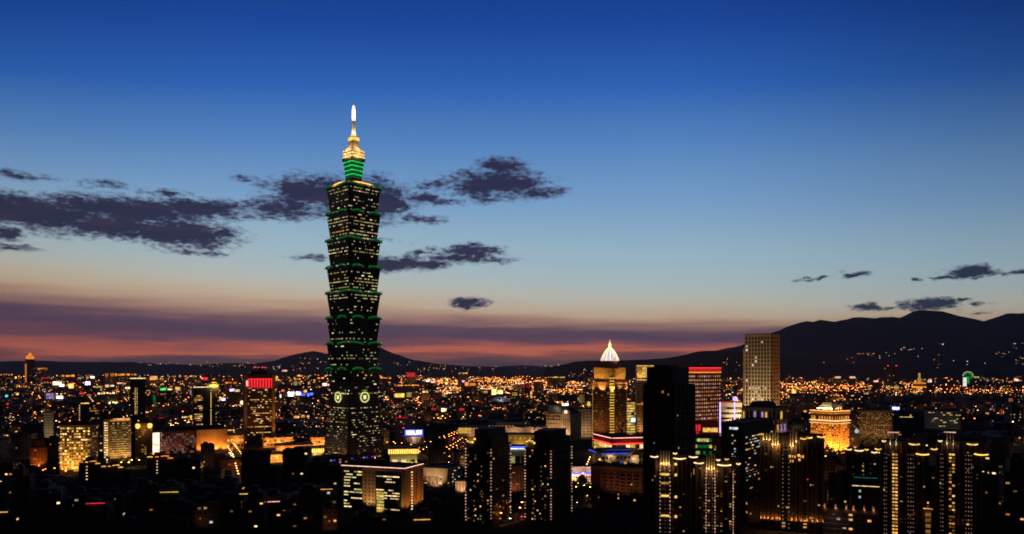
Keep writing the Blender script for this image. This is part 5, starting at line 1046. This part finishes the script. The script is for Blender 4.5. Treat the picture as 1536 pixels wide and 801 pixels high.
for (da, db, num, hr) in bands:
    got = 0; tries = 0
    while got < num and tries < 6000:
        tries += 1
        d = random.uniform(da, db); X = random.uniform(-.70, .70)*d; px = 768+X/d*F
        W = random.uniform(16, 38); D = random.uniform(14, 24); r = math.hypot(W, D)*.47
        if 640 < px < 700 and 1050 < d < 1750: continue
        pw = W*F/d*.6; lim = ylimit(px-pw, px+pw, d-D/2)
        hmax = HC-(lim-HZ)*(d-D/2)/F
        if lim > 900: continue
        H = random.uniform(*hr)
        if random.random() < .15: H *= 1.4
        # on the left the near blocks stay below the lit ones; along the bottom the roofs stay low
        if H > hmax: H = hmax
        if H < 9 or not free(X, d, r): continue
        if 800 < px < 1010 and d < 700 and H > 14: continue
        placed.append((X, d, r)); got += 1
        yaw = GR+random.choice([0, 0, math.pi/2])+R(random.uniform(-4, 4))
        if abs(math.atan(X/d)+yaw) > R(60): yaw -= math.copysign(math.pi/2, yaw)
        T = Thing('city_block', '', 'building', (X, d, 0), yaw, 'ordinary dark blocks between the landmarks', W, D, H)
        dk = px < 520 and d < 900
        wall = random.choice(['wall_dark', 'wall_brown', 'wall_dark', 'wall_grey', 'wall_redbrick']); kind = random.choice([0, 0, 1, 2])
        lit = random.choice([.01, .02, .03, .05, .08]) * (1.3 if dk else 1.3 if d > 1000 else 1)
        block(T, wall, kind, lit, CW)
        n = sum(1 for L in T.items.values() for t in L if t[5].startswith('light'))
        if d > 900 and random.random() < .4: lamp(T, (random.uniform(-.3, .3)*W, -D/2-9, 5), 1500, random.choice([(1, .42, .16), (1, .5, .2), (1, .75, .45)]), 'SPOT', (0, -D/2, H*.5), 1, 120)  # fill light added at random for ambient street glow
        if random.random() < .25:
            c = random.choice(['warm', 'orange', 'yel', 'cream', 'red', 'rose']); band(T, [T.face('F')], H+.6 if kind == 0 else H*.8, .7, em(c, .9, .6), .5, 'eave_light', random.uniform(0, .4), random.uniform(.55, 1)); extra = c
        else: extra = None
        sz = 'low' if H < 18 else 'mid-rise' if H < 34 else 'tall'
        wd = {'wall_dark': 'dark', 'wall_brown': 'brown', 'wall_grey': 'grey', 'wall_redbrick': 'reddish'}[wall]
        ds = '%s %s block, %s' % (sz, wd, ('a %s eave strip' % SCOL.get(extra, extra)) if extra else 'no lit windows' if n == 0 else 'one lit window' if n == 1 else 'few lit windows' if n < 7 else 'many lit windows')
        PEND.append((T, ds, px, d)); T.finish()

# every remaining label names what the block stands by, and its rank there
named = [h for h in HERO if h['short']]
groups = {}
for (T, ds, px, d) in PEND:
    def score(h):
        c = (h['xl']+h['xr'])/2; return abs(px-c)/1154+abs(math.log(d/h['d']))*.12
    h = min(named, key=score); c = (h['xl']+h['xr'])/2; half = (h['xr']-h['xl'])/2
    rel = ('behind' if d > h['d'] else 'in front of') if abs(px-c) < half else ('left of' if px < c else 'right of')
    groups.setdefault((ds, rel, h['short']), []).append((abs(px-c)+abs(d-h['d'])*.1, T))
for (ds, rel, sh), L in groups.items():
    L.sort(key=lambda t: t[0])
    for i, (_, T) in enumerate(L): T.o['label'] = ds+(' ' if len(L) == 1 else ', %s ' % ORD[i])+rel+' '+sh

# ================================================================== the far city: countless small blocks and their lights
random.seed(101)
FS = []     # far streets of the grid: (point, direction, length)
for i in range(17): FS.append((Vector((-1700+i*260+random.uniform(-60, 60), 1500+random.uniform(0, 500))), Vector((-math.sin(GR), math.cos(GR))), random.uniform(1500, 5200)))
for i in range(13): FS.append((Vector((-.8*(1700+i*330), 1700+i*330)), Vector((math.cos(GR), math.sin(GR))), 1.5*(1700+i*330)))
def near_street(x, y, r):
    for p, t, L in FS:
        v = Vector((x, y))-p; a = v.dot(t)
        if -20 < a < L and abs(v.x*t.y-v.y*t.x) < r+9: return True
    return False
fb = MB(); fl = MB(); LM = [em(c, s, .6) for c, s in (('warm', 1.2), ('warm', 5), ('cream', 1.2), ('cream', 5), ('orange', 2.), ('orange', 6.5), ('sodium', 6.), ('yel', 1.), ('cool', 1.2), ('white', 3.5), ('red', 1.6), ('green', .5), ('blue', 1.4), ('pink', 1.6), ('warm', .25), ('cream', .25), ('violet', 1.8), ('rose', 1.2))]
LWT = [16, 6, 9, 4, 18, 9, 9, 9, 3, 1.2, 4, 1, .6, 2, 16, 8, .7, 7]
def far_box(X, d, W, D, H, yaw, lights, size):
    c, s = math.cos(yaw), math.sin(yaw)
    q = [(X+c*x-s*y, d+s*x+c*y) for x, y in ((-W/2, -D/2), (W/2, -D/2), (W/2, D/2), (-W/2, D/2))]
    fb.prism(q, q, 0, H, random.choice([0, 0, 1, 2]))
    for _ in range(lights):
        a = random.random(); z = random.uniform(.3, 1)*H; p = Vector((q[0][0]*(1-a)+q[1][0]*a, q[0][1]*(1-a)+q[1][1]*a)); n = Vector((s, -c)); u = Vector((c, s))
        if d < 2700: size_ = size*.72
        else: size_ = size
        w = size_*random.choice([.6, .8, 1, 1.3, 2.2]); h = size_*random.choice([.5, .6, .8, 1]); w = min(w, W*.8); h = min(h, H*.5)
        o = p+n*.3; k = random.choices(range(len(LM)), LWT)[0] if d > 2700 or random.random() < .45 else random.choice([14, 15, 14, 0, 2, 4, 7])
        if w > 2*size: k = random.choice([4, 0, 2, 7, 14])
        fl.quad((*(o-u*w/2), z-h/2), (*(o+u*w/2), z-h/2), (*(o+u*w/2), z+h/2), (*(o-u*w/2), z+h/2), k)
def dens_px(px):
    return 1.0 if px < 520 else .95 if px < 880 else .75 if px < 1150 else .62
for (da, db, n, hr, lp) in ((1250, 1900, 420, (8, 17), 1.6), (1900, 2600, 900, (8, 30), 2.0), (2600, 3800, 1500, (10, 38), 1.9), (3800, 5600, 1700, (12, 50), 1.7), (5600, 9500, 2300, (12, 60), 1.7)):
    got = 0; t = 0
    while got < n and t < n*12:
        t += 1
        d = math.sqrt(random.uniform(da*da, db*db)); X = random.uniform(-.76, .76)*d; px = 768+X/d*F
        W = random.uniform(16, 50)*(1 if d < 3000 else 1.4); D = random.uniform(14, 40); H = random.uniform(*hr)
        if 640 < px < 700 and d < 1750: continue
        lim = ylimit(px-W*F/d*.6, px+W*F/d*.6, d); H = min(H, HC-(lim-HZ)*d/F)
        if (px > 1150 and 3000 < d < 5800) or (640 < px < 880 and d > 3300): H = min(H, random.uniform(8, 20))
        if H < 6: continue
        if d < 2700 and not free(X, d, W*.5): continue
        if near_street(X, d, D*.45): continue
        got += 1; cl = max(.15, 1+2.6*noise.noise(Vector((X/420, d/520, 3.3))))
        L = sum(random.random() < .7*dens_px(px)*cl for _ in range(int(lp*3.4*min(1.6, cl)+random.random()*2)))
        far_box(X, d, W, D, H, GR+R(random.uniform(-25, 25)), L, d/F*random.uniform(.7, 1.55))
structure('distant_city_blocks', fb, ['wall_dark', 'wall_brown', 'wall_grey'], 'stuff', 'countless small dark blocks of the far city')
structure('distant_city_lights', fl, LM, 'stuff', 'countless small windows and signs of the far city')
# scattered lights of houses on the hill slopes
hl = MB(); HM = [em('cream', 1.3, .8), em('orange', 1.6, .7), em('warm', 1.1, .8), em('white', 1.2, .8)]
def slope_light(px, py, d, m, sz):
    X = (px-768)*d/F; z = HC-(py-HZ)*d/F; hl.box(X-sz, X+sz, d-sz, d+sz, z-sz*.8, z+sz*.8, m)
for (cx, cy, sx, sy, n, d) in ((1310, 531, 40, 4, 15, 7000), (1362, 524, 14, 3, 9, 7300), (1413, 516, 5, 2, 5, 7600), (1500, 530, 14, 5, 6, 6900), (1520, 518, 14, 6, 5, 7300), (1440, 545, 60, 10, 6, 6400), (1385, 538, 30, 7, 4, 6600), (1270, 540, 50, 5, 3, 6700), (1090, 545, 40, 10, 10, 6400), (340, 548, 45, 4, 18, 12500), (470, 542, 16, 6, 12, 12500), (600, 545, 20, 4, 10, 12500), (230, 546, 30, 3, 8, 12500), (820, 548, 50, 5, 20, 9500), (740, 552, 50, 4, 16, 9500), (880, 560, 30, 6, 24, 6400), (430, 552, 60, 5, 26, 9500), (655, 553, 30, 4, 16, 9500), (1530, 540, 10, 8, 6, 6300)):
    for _ in range(n):
        slope_light(random.gauss(cx, sx*.55), random.gauss(cy, sy*.55), d*random.uniform(.97, 1.0), random.randrange(4), d/F*random.uniform(.25, .5))
structure('hillside_house_lights', hl, HM, 'stuff', 'scattered lights of houses on the dark hill slopes')

# ================================================================== roads, kerbs, street lamps, cars
def G(px, py): d = gd(py); return Vector(((px-768)*d/F, d))
STREETS = [('park road', [(556,699),(640,697),(705,692)], 15, 'sodium'), ('park avenue', [(640,672),(672,662),(694,652)], 12, 'orange'), ('park avenue', [(655,690),(684,676),(700,664)], 12, 'orange'),
 ('mall street', [(893,696),(884,722),(868,762)], 16, 'warm'), ('lane behind the twin towers', [(738,788),(768,780),(792,770)], 12, 'orange'), ('orange lit street', [(340,668),(356,692),(366,724)], 14, 'warm'),
 ('street below the gold hotel', [(1232,694),(1238,728),(1244,766)], 13, 'warm'), ('red lit street', [(58,717),(82,716),(110,711)], 13, 'sodium'), ('street by the pale gold hotel', [(184,706),(216,698)], 12, 'yel'), ('boulevard', [(600,640),(640,632),(672,634)], 16, 'warm'), ('boulevard', [(560,668),(610,676),(642,690)], 14, 'orange')]
rd = MB(); pv = MB(); ln_ = MB(); LAMPS = []; CARS = []
for (nm, pts, w, c) in STREETS:
    P_ = [G(*p) for p in pts]
    for i, (a, b) in enumerate(zip(P_, P_[1:])):
        t = (b-a).normalized(); n = Vector((-t.y, t.x)); e = .05*i
        def strip(mb, o0, o1, z0, z1=None):
            q = [a+n*o0, b+n*o0, b+n*o1, a+n*o1]
            if z1 is None: mb.quad(*[(v.x, v.y, z0) for v in q])
            else: mb.prism([(v.x, v.y) for v in q], [(v.x, v.y) for v in q], z0, z1)
        strip(rd, -w/2, w/2, .02+.004*i); strip(pv, w/2, w/2+4, .0, .14+.003*i); strip(pv, -w/2-4, -w/2, .0, .14+.003*i)
        L = (b-a).length; k = 0
        while k < L-4:
            p = a+t*k; q = p+t*3; ln_.quad(*[(v.x, v.y, .035+.004*i) for v in (p-n*.08, q-n*.08, q+n*.08, p+n*.08)]); k += 8
        k = 6
        while k < L:
            for sgn in (-1, 1): LAMPS.append((a+t*k+n*sgn*(w/2+1.2), math.atan2(-sgn*n.y, -sgn*n.x), c, nm))
            k += 26
        k = random.uniform(3, 12)
        while k < L-5:
            sgn = random.choice([-1, 1]); CARS.append((a+t*k+n*sgn*w*.24, math.atan2(t.y, t.x)+(0 if sgn < 0 else math.pi), nm)); k += random.uniform(12, 34)
structure('road', rd, 'asphalt'); structure('pavement', pv, 'paving'); structure('road_marking', ln_, 'paint_white')
proto = {}
def copy_tree(o):
    c = o.copy(); COLL.objects.link(c)
    for ch in list(o.children):
        k = ch.copy(); COLL.objects.link(k); k.parent = c; k.matrix_parent_inverse = ch.matrix_parent_inverse
    return c
LAMPS = LAMPS[:240]
lab_c = dict(sodium='deep orange', orange='orange', warm='warm white', yel='yellow')
for i, (p, a, c, nm) in enumerate(LAMPS):
    if c not in proto:
        T = Thing('street_lamp', '', 'street lamp', (0, 0, 0), 0)
        T.part('pole', MB().tube([(0, 0, 0), (0, 0, 5), (0, 0, 9), (.6, 0, 9.9), (1.8, 0, 10.2)], [.14, .11, .08, .06, .05], 6), 'metal_dark')
        T.part('lamp_head', MB().cbox(2.2, 0, 1.5, .9, 9.95, 10.45, 0, 1.2, .7), em(c, 14, .4)); lamp(T, (2.4, 0, 9.4), 420, c, size=.4); proto[c] = T.o; o = T.o
    else: o = copy_tree(proto[c])
    o.location = (p.x, p.y, 0); o.rotation_euler = (0, 0, a); o['label'] = '%s street lamp on a curved pole along the %s' % (lab_c[c], nm); o['group'] = 'street lamps along the '+nm
T = Thing('car', '', 'car', (0, 0, 0), 0)
cb = MB(); cb.cbox(0, 0, 4.4, 1.75, .28, .82); cb.cbox(-.2, 0, 2.5, 1.6, .821, 1.42, 0, 1.5, 1.35); T.part('body', cb, 'carpaint'); T.part('windows', MB().cbox(-.2, 0, 2.54, 1.64, .9, 1.3, 0, 1.75, 1.44), 'glass_dark')
for x in (-1.35, 1.35):
    for y in (-.8, .8): o = T.part('wheel', MB().lathe([(.32, -.1), (.32, .1)], 12), 'tyre'); o.rotation_euler = (R(90), 0, 0); o.location = (x, y, .32)
for y in (-.6, .6): T.part('headlight', MB().box(2.2, 2.26, y-.22, y+.22, .55, .75), em('white', 30, .1)); T.part('tail_light', MB().box(-2.26, -2.2, y-.25, y+.25, .6, .78), em('red', 25, .1))
seen = {}
for i, (p, a, nm) in enumerate(CARS[:60]):
    o = T.o if i == 0 else copy_tree(T.o); o.location = (p.x, p.y, .04); o.rotation_euler = (0, 0, a)
    o['label'] = 'small grey car with red tail lights driving on the %s' % nm; o['group'] = 'cars on the '+nm
# far highways: rows of orange lamps
hw = MB()
for (pts, step, m) in (([(1165,581),(1330,580),(1450,584),(1600,586)], 4.4, 0), ([(1160,577),(1400,578),(1600,580)], 8.0, 0), ([(940,578),(1120,579)], 4.0, 0), ([(655,568),(760,566),(830,566)], 3.0, 0), ([(640,573),(790,572),(870,574)], 3.6, 0), ([(570,570),(640,571)], 4, 1), ([(0,565),(60,564)], 4, 0), ([(95,565),(230,564)], 4.5, 1), ([(690,571),(820,574)], 4, 0), ([(1190,585),(1560,590)], 7, 0)):
    for (a, b) in zip(pts, pts[1:]):
        px = a[0]
        while px < b[0]:
            py = a[1]+(b[1]-a[1])*(px-a[0])/(b[0]-a[0])+random.uniform(-1.6, 1.6); d = HC*F/(py-HZ)*.76; X = (px-768)*d/F; z = HC-(py-HZ)*d/F
            s_ = random.choice([.6, .9, 1.2, 1.7])*d/5000
            hw.tube([(X, d, 0), (X, d, z)], .2, 4, 2); hw.box(X-s_*1.3, X+s_*1.3, d-s_, d+s_, z, z+s_*1.6, m if random.random() < .85 else 1); px += step*random.uniform(.5, 1.6)
GL = 0
for (p, t, L) in FS:
    a = random.uniform(0, 20); m = random.choice([0, 0, 1])
    while a < L:
        q = p+t*a; px = 768+q.x/q.y*F
        if -60 < px < 1600 and free(q.x, q.y, 3):
            s_ = random.choice([.5, .7, .9])*max(1, q.y/2600); z = 9+random.uniform(0, 4)
            n_ = Vector((-t.y, t.x))*random.choice([-7, 7])
            hw.tube([(q.x+n_.x, q.y+n_.y, 0), (q.x+n_.x, q.y+n_.y, z)], .15, 4, 2); hw.box(q.x+n_.x-s_, q.x+n_.x+s_, q.y+n_.y-s_, q.y+n_.y+s_, z, z+s_*1.2, m if random.random() < .8 else 3)
            if random.random() < .115:
                lamp(None, (q.x, q.y, 10), 9000*(q.y/2000)**1.2, random.choice([(1, .34, .07), (1, .42, .12), (1, .3, .05)]), size=2).name = 'street_glow'; GL += 1  # added glow light without a fixture, warms nearby blocks and road
        a += random.uniform(16, 40)
print('street lights', GL)
structure('highway_lamps', hw, [em('sodium', 11, .8), em('warm', 8, .8), 'metal_dark', em('cream', 10, .6)], 'stuff', 'rows of orange lamps along the far highways')

# ================================================================== trees
random.seed(9)
def tree_meshes(seed, leaf):
    rnd = random.Random(seed); t = MB(); t.tube([(0, 0, -.5), (.1, 0, 1.5), (.2, .1, 4), (.1, .2, 6.5)], [.38, .28, .2, .08], 7)
    tips = []
    for i in range(7):
        a = 2*math.pi*i/7+rnd.random(); r = rnd.uniform(1.6, 3.4); h = rnd.uniform(5, 9.4)
        t.tube([(.15, .1, 2.6+.4*i), (math.cos(a)*r*.5, math.sin(a)*r*.5, (2.6+.4*i+h)/2+.6), (math.cos(a)*r, math.sin(a)*r, h)], [.14, .09, .03], 5); tips.append(Vector((math.cos(a)*r, math.sin(a)*r, h)))
    tips.append(Vector((0, 0, 9.6))); c = MB()
    for p in tips:
        R0 = rnd.uniform(1.3, 2.1)
        for _ in range(75):
            v = Vector((rnd.gauss(0, 1), rnd.gauss(0, 1), rnd.gauss(0, .8))).normalized()*R0*rnd.random()**.4; q = p+v; u = Vector((rnd.gauss(0, 1), rnd.gauss(0, 1), rnd.gauss(0, 1))).normalized(); w = u.orthogonal().normalized(); s = rnd.uniform(.22, .5)
            c.quad(q-u*s-w*s*.6, q+u*s-w*s*.6, q+u*s+w*s*.6, q-u*s+w*s*.6)
    return t.mesh('trunk', 'bark'), c.mesh('crown', leaf)
TM = [tree_meshes(3, 'leaf'), tree_meshes(4, 'leaf_dark'), tree_meshes(5, 'leaf'), tree_meshes(6, 'leaf_dark')]
def tree(x, y, z, s, lab, grp):
    o = link('broadleaf_tree', None); o.location = (x, y, z); o.rotation_euler = (0, 0, random.random()*6.3); o.scale = (s, s, s*random.uniform(.85, 1.15)); o['label'] = lab; o['category'] = 'tree'; o['group'] = grp
    a, b = random.choice(TM); link('trunk', a, o); link('crown', b, o)
for _ in range(95):
    x = random.uniform(2, 105); y = random.uniform(215, 330); z = spur_z(x, y)
    if z > 8: tree(x, y, z-.6, random.uniform(.55, 1.0), 'black leafy tree on the dark wooded hill in the foreground', 'trees on the foreground hill')
n = 0
while n < 46:
    px, py = random.uniform(640, 700), random.uniform(640, 692); p = G(px, py)
    if abs(p.x) > 0 and free(p.x, p.y, 5): tree(p.x, p.y, 0, random.uniform(.9, 1.4), 'dark leafy tree among the orange lamps of the park', 'trees in the lamp lit park')
    n += 1
n = t = 0
while n < 44 and t < 3000:
    t += 1; px, py = random.choice([(random.uniform(545, 700), random.uniform(768, 798)), (random.uniform(860, 900), random.uniform(735, 765)), (random.uniform(225, 330), random.uniform(715, 760))]); p = G(px, py)
    if free(p.x, p.y, 4): tree(p.x, p.y, 0, random.uniform(.9, 1.5), 'dark leafy street tree between the foreground blocks', 'street trees between the blocks'); n += 1
print('OBJECTS', len(bpy.data.objects))
# ================================================================== the evening air
hz = MB(); hz.box(-23500, 23500, -1400, 25500, -1, 1420)
m, nt = newmat('air'); o_ = nt.nodes.new('ShaderNodeOutputMaterial'); v_ = nt.nodes.new('ShaderNodeVolumePrincipled')
v_.inputs['Color'].default_value = (.75, .8, .95, 1); v_.inputs['Density'].default_value = 1.7e-5; v_.inputs['Anisotropy'].default_value = .3
nt.links.new(v_.outputs[0], o_.inputs['Volume'])
structure('haze', hz, 'air', 'stuff')
sc.cycles.volume_bounces = 0
